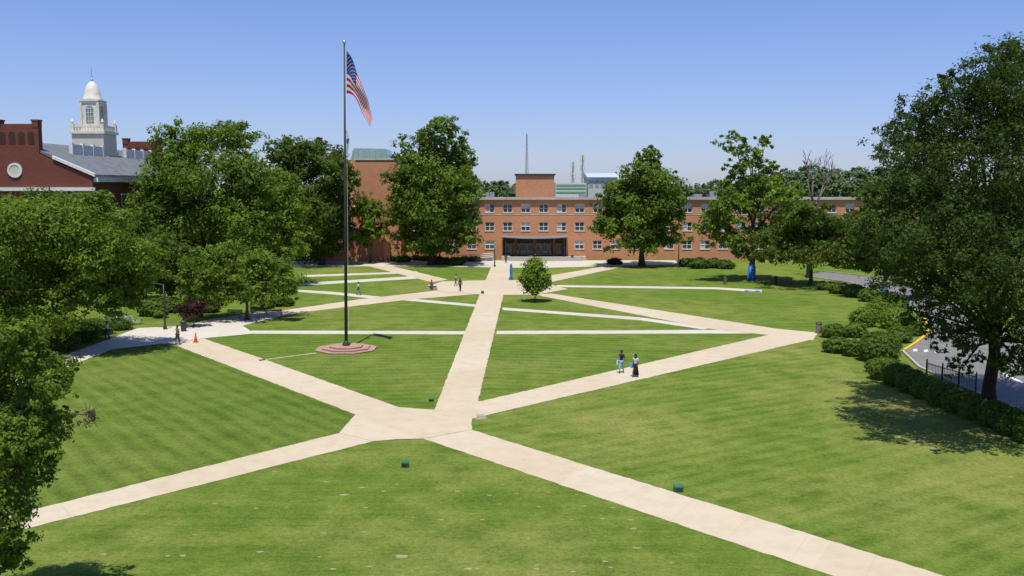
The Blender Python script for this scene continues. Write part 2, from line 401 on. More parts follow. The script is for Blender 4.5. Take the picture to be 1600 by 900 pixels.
CORE={'shrub':pm('core_shrub',(.045,.088,.011),(.075,.13,.018),4,.9),'bright':pm('core_bright',(.045,.09,.011),(.08,.14,.018),4,.9),
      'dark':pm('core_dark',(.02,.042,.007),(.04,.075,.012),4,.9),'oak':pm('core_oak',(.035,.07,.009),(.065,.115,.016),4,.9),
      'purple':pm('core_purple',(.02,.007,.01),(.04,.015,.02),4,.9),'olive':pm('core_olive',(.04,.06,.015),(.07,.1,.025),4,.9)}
def leaves(name,lobes,leaf,mat,parent=None,seed=0,dens=3.0,per=26,shell=.5,cl=.3,zmin=.03,cap=150000,flat=.45,origin=None,puff=0,rnd_n=.5):
    rng=np.random.default_rng(seed+11)
    C=np.array([l[0] for l in lobes],float); Rr=np.array([l[1] for l in lobes],float)
    a=Rr[:,0]*Rr[:,2]; n=int(min(cap,dens*math.pi*a.sum()/(1.1*leaf*leaf)))
    if puff:
        cs=[];rs=[];ws=[]
        for c,r,aa in zip(C,Rr,a):
            cs.append(c); rs.append(r*.66); ws.append(aa*.30)
            ph=rng.uniform(0,6.28)
            for i in range(puff):
                z=1-2*(i+.5)/puff; z=z*.85+.12; rr=math.sqrt(max(0,1-z*z)); t=ph+i*2.399963
                d=np.array([rr*math.cos(t),rr*math.sin(t),z])+rng.normal(size=3)*.16
                s=rng.uniform(.34,.52)
                cs.append(c+d*r*rng.uniform(.6,.74)); rs.append(r*np.array([s,s,s*.82])); ws.append(aa*s*s)
        C=np.array(cs);Rr=np.array(rs);a=np.array(ws)
    lt=rng.uniform(0,1,len(C))
    nc=max(3,n//per); idx=rng.choice(len(C),nc,p=a/a.sum())
    d=rng.normal(size=(nc,3)); d/=np.linalg.norm(d,axis=1)[:,None]
    rad=shell+(1.04-shell)*rng.uniform(0,1,nc)**.6
    cc=C[idx]+d*Rr[idx]*rad[:,None]
    cr=cl*Rr[idx].mean(1)*rng.uniform(.55,1.35,nc)
    ct=rng.uniform(0,1,nc)*.5+lt[idx]*.5
    k=np.repeat(np.arange(nc),per); m=len(k)
    p=cc[k]+np.clip(rng.normal(size=(m,3)),-1.9,1.9)*cr[k][:,None]*np.array([.6,.6,.42])
    out=(p-C[idx][k])/Rr[idx][k]; out/=np.linalg.norm(out,axis=1)[:,None]+1e-6
    nr=out*.85+np.array([0,0,flat])+rng.normal(size=(m,3))*rnd_n; nr/=np.linalg.norm(nr,axis=1)[:,None]+1e-6
    t=np.cross(nr,rng.normal(size=(m,3))); t/=np.linalg.norm(t,axis=1)[:,None]+1e-6
    bb=np.cross(nr,t); L=leaf*rng.uniform(.55,1.35,m); W=L*rng.uniform(.42,.66,m)
    keep=p[:,2]>zmin; p,t,bb,L,W,nr,k=p[keep],t[keep],bb[keep],L[keep],W[keep],nr[keep],k[keep]; m=len(p)
    V=np.empty((m,4,3)); droop=nr*(L*.18)[:,None]
    V[:,0]=p-t*L[:,None]-droop; V[:,1]=p+bb*W[:,None]; V[:,2]=p+t*L[:,None]-droop; V[:,3]=p-bb*W[:,None]
    V[:,:,2]=np.maximum(V[:,:,2],.02)
    tint=np.clip(ct[k]*.7+rng.uniform(0,.4,m)-.05,0,1)
    off=np.array(wl(parent)) if parent is not None else (np.array(origin) if origin is not None else np.zeros(3))
    V=(V-off).reshape(-1,3)
    me=bpy.data.meshes.new(name); me.vertices.add(4*m); me.vertices.foreach_set('co',V.ravel().astype(np.float32))
    me.loops.add(4*m); me.loops.foreach_set('vertex_index',np.arange(4*m,dtype=np.int32))
    me.polygons.add(m); me.polygons.foreach_set('loop_start',np.arange(0,4*m,4,dtype=np.int32))
    try: me.polygons.foreach_set('loop_total',np.full(m,4,dtype=np.int32))
    except Exception: pass
    at_=me.attributes.new('tint','FLOAT','POINT'); at_.data.foreach_set('value',np.repeat(tint,4).astype(np.float32))
    me.update(calc_edges=True); me.materials.append(mat)
    o=bpy.data.objects.new(name,me); col.objects.link(o)
    if parent is not None: o.parent=parent
    elif origin is not None: o.location=origin
    return o
SEED=[100]
def lobes_px(lobes,Y,spread=None,grow=1.12):
    rnd=random.Random(SEED[0]); out=[]
    xs=[l[0] for l in lobes]; wid=(max(xs)-min(xs))/F*Y*.5
    for l in lobes:
        dy=l[4] if len(l)>4 else rnd.uniform(-1,1)*(wid*.5 if spread is None else spread)
        c=at(l[0],l[1],Y+dy); k=(Y+dy)/F*grow
        rx,rz=l[2]*k,l[3]*k
        out.append(((c.x,c.y,c.z),(rx,max(rx,rz)*.95,rz)))
    return out
def tree(name,label,base,lobes,leafm='oak',tr=.4,dens=5.5,leafk=.0018,shell=.45,cl=.40,fork=.38,paint=None,spread=None,cap=150000,grow=1.14,limb=1.0,puff=9,bark='bark',tt=.86):
    SEED[0]+=1; sd_=SEED[0]; rnd=random.Random(sd_)
    B=G(*base); Y=B.y
    t=thing(name,label,'tree',B)
    lb=lobes_px(lobes,Y,spread,grow)
    cz=sum(l[0][2] for l in lb)/len(lb); cx=sum(l[0][0] for l in lb)/len(lb); cy=sum(l[0][1] for l in lb)/len(lb)
    top=max(l[0][2]+l[1][2]*.4 for l in lb)
    mb=MB()
    pts=[];rs=[]
    for i in range(9):
        s=i/8; z=top*tt*s
        f=max(0,(s-.25)/.75)
        pts.append((B.x+(cx-B.x)*f*.8+rnd.uniform(-1,1)*tr*.35*(i>0),B.y+(cy-B.y)*f*.8,z-.1*(i==0)))
        rs.append(tr*(1.45 if i==0 else 1)*(1-s*.86))
    mb.tube(pts,rs,10)
    for k in range(5):
        a=2*math.pi*k/5+rnd.random(); mb.tube([(B.x+math.cos(a)*tr*.5,B.y+math.sin(a)*tr*.5,.45*tr+.25),(B.x+math.cos(a)*tr*1.9,B.y+math.sin(a)*tr*1.9,-.08)],[tr*.4,tr*.15],6)
    for (c,r) in lb:
        s=min(.8,max(fork*.8,(c[2]/top)*.62)); i=s*8; i0=int(i); a=Vector(pts[i0]).lerp(Vector(pts[min(8,i0+1)]),i-i0)
        e=Vector(c); mid=a.lerp(e,.5)+Vector((rnd.uniform(-.4,.4),rnd.uniform(-.4,.4),rnd.uniform(.1,.9)))*max(.3,tr)
        r0=tr*(1-s*.8)*.5*limb
        mb.tube([a,mid,e],[r0,r0*.65,r0*.25],6)
        for q in range(3):
            dv=Vector((rnd.gauss(0,1),rnd.gauss(0,1),rnd.gauss(.2,.8))).normalized()
            e2=e+Vector((dv.x*r[0],dv.y*r[1],dv.z*r[2]))*.75
            a2=mid.lerp(e,rnd.uniform(.3,1)); mb.tube([a2,a2.lerp(e2,.5)+Vector((0,0,.15*r[2])),e2],[r0*.33,r0*.2,r0*.06],4)
    mb.build('trunk',M[bark],t,smooth=True)
    if paint:
        pb=MB(); pb.lathe(B.x,B.y,[(tr*1.5+.06,.0),(tr*1.2+.05,.3),(tr*1.12+.04,paint[1])],12); pb.build('painted_band',paint[0],t,smooth=True)
    leaves('crown',lb,Y*leafk,LM[leafm],t,sd_,dens=dens,shell=shell,cl=cl,cap=cap,puff=puff)
    return t

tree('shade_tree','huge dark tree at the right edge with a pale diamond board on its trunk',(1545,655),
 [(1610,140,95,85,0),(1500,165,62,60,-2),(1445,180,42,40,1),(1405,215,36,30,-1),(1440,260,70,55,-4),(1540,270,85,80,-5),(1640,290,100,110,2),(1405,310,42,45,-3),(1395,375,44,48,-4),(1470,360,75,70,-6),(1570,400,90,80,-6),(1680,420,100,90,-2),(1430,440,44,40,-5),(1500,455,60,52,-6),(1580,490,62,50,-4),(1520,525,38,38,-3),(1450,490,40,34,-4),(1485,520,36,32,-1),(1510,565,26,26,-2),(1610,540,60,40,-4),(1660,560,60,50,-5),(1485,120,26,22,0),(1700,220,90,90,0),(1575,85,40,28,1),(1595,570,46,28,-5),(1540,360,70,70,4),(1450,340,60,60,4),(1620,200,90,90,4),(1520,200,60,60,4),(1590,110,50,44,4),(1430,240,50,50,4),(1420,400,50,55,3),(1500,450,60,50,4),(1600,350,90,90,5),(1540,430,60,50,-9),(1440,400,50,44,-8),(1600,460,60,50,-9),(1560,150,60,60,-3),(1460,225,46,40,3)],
 'backlit',.44,dens=7,grow=1.1,bark='barkdark',tt=.72,limb=.8,cl=.36)
tree('shade_tree','large leafy tree at the left edge with low crown reaching over the pale paved area',(92,548),
 [(30,365,78,65),(110,345,62,50),(165,385,62,60),(215,425,42,42),(70,440,80,65),(150,455,62,44),(-60,420,80,90),(15,510,65,50),(85,505,45,34),(190,460,35,28),(60,325,40,26),(145,315,30,22),(235,390,22,24)],
 'soft',.38,spread=4,leafk=.0019,cl=.38)
tree('shade_tree','nearest tree in the lower left corner, dark drooping crown cut off by the frame',(-110,985),
 [(15,600,62,55),(52,660,48,42),(-40,690,90,80),(28,745,46,46),(0,815,46,48),(-80,800,90,90),(10,870,34,34),(80,605,30,30),(48,560,40,30),(-10,550,54,44),(98,652,20,16),(30,690,44,38),(70,715,24,20),(20,530,40,30),(72,572,36,28)],
 'soft',.26,dens=6,spread=1.6,leafk=.0023,limb=.6,cl=.36)
tree('shade_tree','tall broad tree left of the flagpole, nearest the slate roofed hall',(318,452),
 [(295,222,44,34),(362,222,40,32),(270,270,46,40),(335,275,62,50),(390,285,36,40),(245,325,42,46),(310,345,70,55),(375,350,50,50),(235,385,34,38),(320,400,60,36)],'oak',.55)
tree('shade_tree','lighter green tree between the tall broad tree and the flagpole',(432,446),
 [(428,285,36,32),(410,325,40,36),(445,320,34,36),(430,365,46,40),(462,375,28,30),(420,395,45,25)],'bright',.4)
tree('shade_tree','dark tall tree directly behind the flagpole on the left',(503,414),
 [(448,245,36,30),(490,250,38,32),(527,275,30,36),(460,295,52,42),(515,325,42,42),(475,345,50,42),(535,345,20,35),(495,382,46,26),(548,285,12,28)],'dark',.5)
tree('shade_tree','low spreading tree with benches under it at the edge of the left lawn',(386,500),
 [(318,418,42,30),(372,405,42,30),(425,418,42,32),(345,445,52,28),(405,452,50,25),(448,450,22,22),(300,445,26,22),(330,465,40,14)],'soft',.2,dens=4.5)
tree('shade_tree','tall pointed full tree just right of the flagpole before the brick building',(674,414),
 [(684,206,28,24),(654,238,32,30),(712,238,28,28),(640,278,32,34),(685,275,50,44),(728,290,20,30),(632,325,24,30),(675,325,56,48),(726,340,24,28),(652,365,38,30),(706,368,36,26),(675,385,38,16),(665,295,40,40),(690,345,46,40)],'oak',.55)
tree('small_tree','slim small tree against the blank brick block',(579,411),[(576,325,20,20),(584,350,24,26),(572,370,22,20)],'bright',.18)
tree('young_tree','lone young round tree standing in the lawn at the centre',(836,471.5),
 [(836,420,15,17),(826,434,14,14),(847,436,14,14),(836,446,18,12),(836,432,18,18)],'bright',.075,dens=8,leafk=.0016,fork=.3,cl=.36,shell=.2,puff=0)
tree('shade_tree','full round tree covering the middle of the brick facade right of the entrance',(1003,416),
 [(1015,248,22,20),(998,280,34,28),(1030,285,28,28),(965,315,34,32),(1012,320,50,38),(1050,320,24,32),(950,350,20,24),(985,355,42,32),(1040,360,34,28),(1003,380,42,18)],'oak',.5)
tree('shade_tree','ragged light green tree with blue painted trunk and gaps in its crown',(1174,439),
 [(1148,226,22,20),(1196,223,18,16),(1172,252,26,22),(1146,275,18,26),(1203,275,18,24),(1178,300,38,30),(1217,315,30,30),(1146,325,30,30),(1113,350,28,22),(1138,372,38,22),(1195,355,40,34),(1175,395,34,18),(1237,300,14,20)],'bright',.5,dens=4,cl=.36,shell=.5,paint=(M['bluepaint'],2.3))
tree('shade_tree','short dense dark tree right of the blue trunked tree',(1266,447),
 [(1262,335,40,24),(1238,365,46,30),(1295,362,42,32),(1265,395,60,24),(1213,395,22,20),(1322,388,16,22),(1265,365,50,30)],'dark',.3)
tree('shade_tree','tree with whitewashed trunk half hidden by the huge tree at right',(1382,466),
 [(1365,350,34,40),(1395,385,40,36),(1358,400,28,28),(1400,420,30,20),(1385,310,38,36),(1420,400,30,40)],'dark',.32,paint=(M['whitepaint'],1.6))
tree('shade_tree','dark tree behind the low spreading tree and beside the left path',(228,474),
 [(215,370,40,46),(250,395,36,42),(195,420,40,40),(240,435,38,28),(275,410,24,36)],'dark',.3)
tree('small_tree','little purple leaved tree by the left paved area',(303,511),[(290,480,13,10),(305,476,15,11),(316,485,11,9),(299,490,15,8)],'purple',.07,puff=0)
tree('shade_tree','rounded tree behind the short dense dark tree at the far right end of the hall',(1345,420),
 [(1335,345,20,24),(1352,370,26,26),(1338,392,24,18)],'olive',.3)
tree('shade_tree','low tree behind the tall broad tree against the dark hall wall',(200,440),
 [(175,350,36,36),(205,320,26,28),(150,385,36,36),(230,350,26,34),(190,400,40,30)],'oak',.3)
# dead tree
B=G(1262,434); t=thing('dead_tree','bare dead tree with leafless forking branches','tree',B)
mb=MB(); rnd=random.Random(5)
topz=at(1265,230,B.y).z
def br(a,d,L,r,depth):
    e=a+d*L; mid=a.lerp(e,.5)+Vector((rnd.uniform(-1,1),rnd.uniform(-1,1),0))*L*.06
    mb.tube([a,mid,e],[r,r*.85,r*.7],6)
    if depth==0 or r<.02: return
    for q in range(2 if depth>2 else 3):
        nd=(d+Vector((rnd.uniform(-.75,.75),rnd.uniform(-.6,.6),rnd.uniform(-.1,.3)))).normalized()
        br(e if q<2 else mid,nd,L*rnd.uniform(.6,.78),r*.66,depth-1)
br(Vector((B.x,B.y,-.1)),Vector((.02,0,1)),topz*.36,.42,5)
zm=max(v[2] for v in mb.v); s=topz/zm; mb.v=[(B.x+(v[0]-B.x)*s*.75,B.y+(v[1]-B.y)*s*.75,v[2]*s) for v in mb.v]
mb.build('trunk',M['deadbark'],t,smooth=True)
# broken branch on the near-left tree
B=at(138,648,33.0)
lr_=thing('broken_branch','broken brown branch with withered leaves hanging from the nearest left tree','branch',B)
mb=MB()
c0=at(40,650,33.3)
mb.tube([c0,c0.lerp(B,.5)+Vector((0,0,.12)),B],[.05,.04,.025],6)
for q in range(14):
    e=at(138+random.uniform(-22,20),648+random.uniform(-22,24),33+random.uniform(-.4,.4)); mb.tube([B,B.lerp(e,.4),e],[.022,.016,.006],5)
mb.build('twigs',M['deadbark'],lr_)
leaves('withered_leaves',[((B.x,B.y,B.z),(.42,.4,.38)),((B.x-.6,B.y,B.z),(.3,.3,.2))],.055,LM['brown'],lr_,3,dens=1.6,shell=.1)

# shrubs: clipped mounds, an inner leafy mass under a skin of leaves
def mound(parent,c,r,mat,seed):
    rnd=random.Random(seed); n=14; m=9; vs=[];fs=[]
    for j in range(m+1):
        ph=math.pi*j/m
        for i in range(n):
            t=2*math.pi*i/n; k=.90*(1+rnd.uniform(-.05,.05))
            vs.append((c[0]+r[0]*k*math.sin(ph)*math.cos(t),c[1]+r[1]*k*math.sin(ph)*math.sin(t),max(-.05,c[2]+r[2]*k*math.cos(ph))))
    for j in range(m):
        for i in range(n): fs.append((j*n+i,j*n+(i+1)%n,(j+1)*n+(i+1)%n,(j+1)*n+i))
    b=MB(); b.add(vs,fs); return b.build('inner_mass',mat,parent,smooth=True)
def shrub(name,label,lobes,leafm='shrub',dens=8,leafk=.0012,shell=.94,cat='shrub',cl=.10,grow=1.0,puff=0,core=True):
    SEED[0]+=1
    b0=max(l[1]+l[3] for l in lobes); bx=sum(l[0] for l in lobes)/len(lobes)
    B=G(bx,b0-2); t=thing(name,label,cat,B)
    lb=[]
    for l in lobes:
        Bl=G(l[0],l[1]+l[3]*.75); Yl=Bl.y; c=at(l[0],l[1],Yl); k=Yl/F*grow
        lb.append(((c.x,c.y,max(.15,c.z)),(l[2]*k,max(l[2]*k*.85,.3),l[3]*k)))
    for q,(c,r) in enumerate(lb):
        mb=MB()
        for q2 in range(3): mb.tube([(c[0],c[1],-.02),(c[0]+random.uniform(-.5,.5)*r[0],c[1]+random.uniform(-.3,.3)*r[1],c[2]+.2*r[2])],[.05,.012],5)
        mb.build('stem',M['bark'],t)
        if core and leafm in CORE: mound(t,c,r,CORE[leafm],SEED[0]*31+q)
    leaves('foliage',lb,B.y*leafk,LM[leafm],t,SEED[0],dens=dens,shell=shell,cl=cl,cap=60000,zmin=.0,puff=puff,rnd_n=.35,per=8)
    return t
shrub('round_shrub','large clipped ball shrub at the end of the right diagonal path',[(1374,544,32,26)])
shrub('round_shrub','low mounded shrub left of the large clipped ball shrub',[(1307,540,21,14),(1332,545,15,15)])
shrub('round_shrub','wide flat topped shrub right where the diagonal paths meet',[(1303,518,21,12)])
shrub('round_shrub','second low clipped shrub behind the mounded one, right of the meeting paths',[(1338,517,17,13)])
shrub('round_shrub','clipped dome shrub at the front end of the long hedge, below the ball shrub',[(1368,572,16,12)])
shrub('loose_shrub','tall loose shrub behind the clipped shrubs beside the road',[(1350,497,21,17),(1377,487,24,20),(1402,500,26,18)],'bright',cl=.2,shell=.85)
shrub('loose_shrub','sprawling shrub at the kerb behind the clipped ball',[(1422,513,20,14),(1404,524,20,14)],'oak',cl=.2,shell=.85)
shrub('hedge','long neat hedge running along the iron fence at right',[(1384,578,26,19),(1404,587,25,20),(1426,597,25,20),(1448,607,25,20),(1474,618,26,21),(1500,628,27,21),(1528,638,27,22),(1556,649,28,23),(1586,661,30,24),(1620,673,34,25),(1670,693,34,26)],'oak',cat='hedge',dens=7)
shrub('hedge','hedge strip along the far bend of the road',[(1290,447,14,8),(1312,451,17,10),(1335,455,18,11),(1360,462,18,12),(1384,469,17,12),(1402,477,18,14)],'shrub',cat='hedge')
shrub('round_shrub','rounded shrub left of the purple leaved tree',[(237,482,22,15),(250,490,12,9)])
shrub('round_shrub','dark shrub under the left edge tree beside the paved area',[(120,520,36,16),(150,512,26,14),(85,535,34,16),(185,508,22,9)],'dark',shell=.8,cl=.25)
shrub('round_shrub','low dark shrub bed behind the purple leaved tree',[(275,480,20,10),(255,474,18,10),(325,482,18,8)],'dark')
shrub('round_shrub','low dark shrub under the far end of the low spreading tree',[(440,472,20,8),(410,476,18,8)],'dark')
shrub('ground_cover','pale variegated planting bed by the left paved area',[(168,500,14,5),(190,498,18,6),(210,502,14,5)],'pale',cat='planting',shell=.3,dens=5,cl=.25)
shrub('round_shrub','low shrub in front of the blank brick block',[(612,404,12,6),(630,405,13,6)])
shrub('round_shrub','low shrub under the tall pointed tree by the white ramp rail',[(690,408,16,7),(712,409,15,7)],'dark')
shrub('round_shrub','shrub beside the right of the entrance steps',[(898,398,12,6),(914,400,10,5)])
shrub('round_shrub','dark red shrub left of the full round tree trunk',[(960,409,12,6)],'purple')
shrub('round_shrub','bank of dark shrubs right of the full round tree trunk',[(1072,411,13,8),(1092,412,15,10),(1114,412,15,9),(1134,414,14,8)],'dark')
shrub('loose_shrub','bushes against the brick facade left of the full round tree',[(933,384,8,14),(925,394,7,8)],'oak')
shrub('round_shrub','small bush at the brick corner behind the ramp rail',[(742,405,10,5),(725,405,8,5)],'oak')
shrub('round_shrub','clipped shrub at the left end of the far hall, behind the pointed tree',[(650,403,10,5),(664,404,9,5)],'shrub')
# far woods and hills
hb=MB()
prof=[(1150,302),(1190,294),(1240,289),(1290,287),(1340,285),(1400,287),(1500,292),(1700,300)]
vs=[];n=len(prof)
for px,py in prof:
    p=at(px,py,760); vs+= [(p.x,640,-1),(p.x,760,p.z),(p.x,1000,p.z*.8),(p.x,1300,-1)]
hb.add(vs,[(i*4+j,(i+1)*4+j,(i+1)*4+j+1,i*4+j+1) for i in range(n-1) for j in range(3)])
o=hb.build('hills',pm('hill_green',(.05,.085,.04),(.075,.115,.055),.05,.95),smooth=True); o['kind']='structure'
def wood(name,label,rngpx,Y,toppy,seed,step=9,rows=2):
    rnd=random.Random(seed); lb=[]; px=rngpx[0]
    while px<rngpx[1]:
        k=Y/F; tp=toppy(px)+rnd.uniform(-2,3)
        c=at(px,tp+9,Y+rnd.uniform(-20,40)); lb.append(((c.x,c.y,c.z),(rnd.uniform(9,14)*k,12*k,rnd.uniform(8,11)*k)))
        for q in range(1,rows):
            c=at(px+4*q,tp+9+12*q,Y-25*q); lb.append(((c.x,c.y,max(2,c.z)),(13*k,12*k,13*k)))
        px+=step*rnd.uniform(.7,1.2)
    o=leaves(name,lb,Y*.0016,LM['far'],None,seed,dens=3.4,shell=.6,cap=60000,cl=.35); tag(o,label,'wood',kind='stuff'); return o
wood('distant_wood','hazy wooded ridge on the horizon at the right',(1165,1480),690,lambda x:266-6*math.sin((x-1170)/210*1.6)+ (6 if x<1220 else 0),21,rows=3)
wood('distant_wood','low line of far trees above the brick roof near the middle',(690,1180),420,lambda x:284 if x<800 else 290-(8 if x>1060 else 0),22,10)
wood('distant_wood','band of trees far behind the left lawn and hall',(-100,600),300,lambda x:300,23,16)

# ---------------------------------------------------------------- brick hall (centre)
YB=189.0
def X(px,Y=YB): return at(px,300,Y).x
def Z(py,Y=YB): return at(800,py,Y).z
root=thing('brick_hall','long three storey orange brick hall with white windows and flat roof','building',(X(840),YB,0))
xl,xr=X(606),X(1440); zr=Z(311)
step=(X(906)-X(765))/5
cols=[X(765)+step*i for i in range(-5,24)]
cols=[c for c in cols if xl+1.5<c<xr-1.2]
ww,wh=1.86,1.75
rows=[Z(382.5),Z(354),Z(325.5)]
ent0,ent1=X(786),X(885); entz=Z(371)
wb=MB(); y0,y1=YB,YB+.35
zs=[-.05]
for r in rows: zs+= [r-wh/2,r+wh/2]
zs.append(zr)
def strip(xa,xb,za,zb):
    if za<entz and xa<ent1 and xb>ent0:
        zc=min(zb,entz)
        if xa<ent0: wb.box(xa,ent0,y0,y1,za,zc)
        if xb>ent1: wb.box(ent1,xb,y0,y1,za,zc)
        if zb>entz: wb.box(xa,xb,y0,y1,entz,zb)
    else: wb.box(xa,xb,y0,y1,za,zb)
for i in range(0,len(zs)-1,2): strip(xl,xr,zs[i],zs[i+1])
for r in rows:
    ed=[xl]+[e for c in cols for e in (c-ww/2,c+ww/2)]+[xr]
    for i in range(0,len(ed)-1,2): strip(ed[i],ed[i+1],r-wh/2,r+wh/2)
wb.box(xl,ent0-.3,y1+.5,YB+18,-.05,zr-.01); wb.box(ent1+.3,xr,y1+.5,YB+18,-.05,zr-.01); wb.box(ent0-.3,ent1+.3,YB+4,YB+18,-.05,zr-.01); wb.box(ent0-.3,ent1+.3,y1+.5,YB+4,entz+.5,zr-.01)
wb.box(xl,xl+.35,y1,y1+.5,-.05,zr-.01); wb.box(xr-.35,xr,y1,y1+.5,-.05,zr-.01)
wb.build('wall',M['brick'],root)
b=MB(); b.box(xl-.5,xr+.5,YB-.45,YB+18.5,zr,zr+.18); b.build('roof',M['roof'],root)
b=MB(); b.box(xl-.55,xr+.55,YB-.52,YB-.455,zr-.12,zr+.34); b.build('fascia',M['fascia'],root)
b=MB(); b.box(xl,xr,YB-.05,YB-.003,zs[5]-.42,zs[5]-.3); b.build('string_course',M['stone'],root)
fm=MB(); hw,hh=ww/2,wh/2
for (a,b_,c,d) in ((-hw,-hw+.11,-hh,hh),(hw-.11,hw,-hh,hh),(-hw+.11,hw-.11,-hh,-hh+.11),(-hw+.11,hw-.11,hh-.11,hh),(-.055,.055,-hh+.11,hh-.11),(-hw+.11,-.055,-.05,.05),(.055,hw-.11,-.05,.05)):
    fm.box(a,b_,-.04,.05,c,d)
gp=MB(); gp.box(-hw+.1,hw-.1,.06,.08,-hh+.1,hh-.1)
sp=MB(); sp.box(-hw-.08,hw+.08,-.3,.04,-hh-.09,-hh-.003)
bl=MB(); bl.box(-hw+.12,hw-.12,.054,.058,.02,hh-.11)
bl2=MB(); bl2.box(-hw+.12,-.06,.054,.058,-hh+.12,hh-.11)
rnd=random.Random(3)
protos=[]
for nm,mb_,mt in (('window',fm,M['trim']),('pane',gp,M['glass']),('sill',sp,M['stone']),('blind',bl,M['blind']),('blind',bl2,M['blind'])):
    o=mb_.build(nm,mt); protos.append(o.data); bpy.data.objects.remove(o)
def make_window(parent,loc):
    f=bpy.data.objects.new('window',protos[0]); col.objects.link(f); f.parent=parent; f.location=loc
    for nm,k in (('pane',1),('sill',2)):
        c=bpy.data.objects.new(nm,protos[k]); col.objects.link(c); c.parent=f
    r=rnd.random()
    if r<.6:
        c=bpy.data.objects.new('blind',protos[3 if r<.42 else 4]); col.objects.link(c); c.parent=f
    return f
rl=wl(root)
for ri,r in enumerate(rows):
    for c in cols:
        if ri==0 and ent0-1<c<ent1+1: continue
        make_window(root,(c-rl.x,YB+.2-rl.y,r))
# entrance
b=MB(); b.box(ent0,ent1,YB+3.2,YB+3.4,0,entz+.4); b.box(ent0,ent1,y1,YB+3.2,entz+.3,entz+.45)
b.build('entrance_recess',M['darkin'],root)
for i in range(8):
    xa=ent0+.5+(ent1-ent0-1)*i/8; xb=xa+(ent1-ent0-1)/8-.12
    d=MB(); d.box(xa,xa+.1,YB+3.05,YB+3.15,.65,2.95); d.box(xb-.1,xb,YB+3.05,YB+3.15,.65,2.95); d.box(xa+.1,xb-.1,YB+3.05,YB+3.15,2.85,2.95); d.box(xa+.1,xb-.1,YB+3.05,YB+3.15,.65,.85)
    dd=d.build('door',M['greymetal'],root)
    e=MB(); e.box(xa+.1,xb-.1,YB+3.09,YB+3.12,.85,2.85); e.build('pane',M['glass'],dd)
for px in (806,835.5,866):
    b=MB(); b.box(X(px)-.25,X(px)+.25,YB+.02,YB+.5,0,entz); b.build('pillar',M['brickdark'],root)
cb=MB(); n=24; vs=[];fs=[]
for i in range(n+1):
    s=i/n*2-1; x=(ent0+ent1)/2+s*((ent1-ent0)/2+.3); z=entz-.15+.28*s*s
    vs+= [(x,YB-2.4,z),(x,YB-.004,z+.05),(x,YB-2.4,z+.22),(x,YB-.004,z+.27)]
    if i:
        a=(i-1)*4; c=i*4
        fs+= [(a,c,c+1,a+1),(a+2,a+3,c+3,c+2),(a,a+2,c+2,c),(a+1,c+1,c+3,a+3)]
fs+= [(0,1,3,2),(n*4,n*4+2,n*4+3,n*4+1)]
cb.add(vs,fs); cb.build('canopy',pm('canopy',(.24,.27,.28),(.18,.21,.22),2,.7),root)
for px in (790,881):
    b=MB(); b.tube([(X(px),YB-2.1,0),(X(px),YB-2.1,entz+.05)],[.1,.1],8); b.build('canopy_post',M['darkmetal'],root)
b=MB()
for i in range(5): b.box(X(797),X(908),YB-4.2+i*.42,YB-.006,i*.13+(.0 if i else -.02),(i+1)*.13)
b.build('steps',M['concrete'],root)
b=MB(); b.box(X(784),X(797),YB-3.6,YB-.01,0,.8); b.build('cheek_wall',M['concrete'],root)
b=MB(); b.box(X(908.3),X(915),YB-3,YB-.01,0,.7); b.build('cheek_wall',M['concrete'],root)
b=MB(); b.box(X(806,196),X(866,196),196,204,zr+.18,Z(274,196)); b.build('penthouse',M['brick'],root)
b=MB(); b.box(X(804,196),X(868,196),195.7,204.3,Z(274,196),Z(271.5,196)); b.build('penthouse_cap',M['darkmetal'],root)
for px,h_ in ((760,1.1),(905,.8),(1110,1.3),(1190,.9),(1085,.7)):
    b=MB(); b.box(X(px,198),X(px,198)+1.6,198,199.6,zr+.18,zr+.18+h_); b.build('roof_vent',M['greymetal'],root)
# blank brick block
root2=thing('brick_block','tall windowless brick block with thin coping behind the flagpole','building',(X(592,184),184,0))
b=MB(); b.box(X(556,184),X(626,184),184,206,-.05,Z(250,184)); b.box(X(480,184),X(556,184)-.003,185,204,-.05,Z(325,184)); b.build('wall',M['brick'],root2)
b=MB(); b.box(X(555.5,184),X(626.5,184),183.85,206.2,Z(250,184)+.003,Z(248.5,184)+.1); b.build('coping',M['stone'],root2)
b=MB(); b.box(X(598,183),X(608,183),182.9,183.94,-.02,Z(378,183)); b.build('buttress',M['brick'],root2)
# teal glazed roof behind
root3=thing('glazed_tower','building with slanted teal glass roof rising behind the blank brick block','building',(X(580,236),236,0))
b=MB(); b.box(X(540,236),X(610,236),236,256,0,Z(250,236)); b.build('wall',M['brick'],root3)
b=MB(); za,zb=Z(250,236)+.004,Z(231,236)
b.extr_y([(X(546,236),za),(X(607,236),za),(X(601,236),Z(232,236)),(X(552,236),zb)],238,250); b.build('glass_roof',M['teal'],root3)
for k in range(7):
    b=MB(); x=X(550,236)+k*(X(603,236)-X(550,236))/6; b.bar((x,237.93,za),(x,237.93,Z(234,236)),.08); b.build('glazing_bar',M['greymetal'],root3)
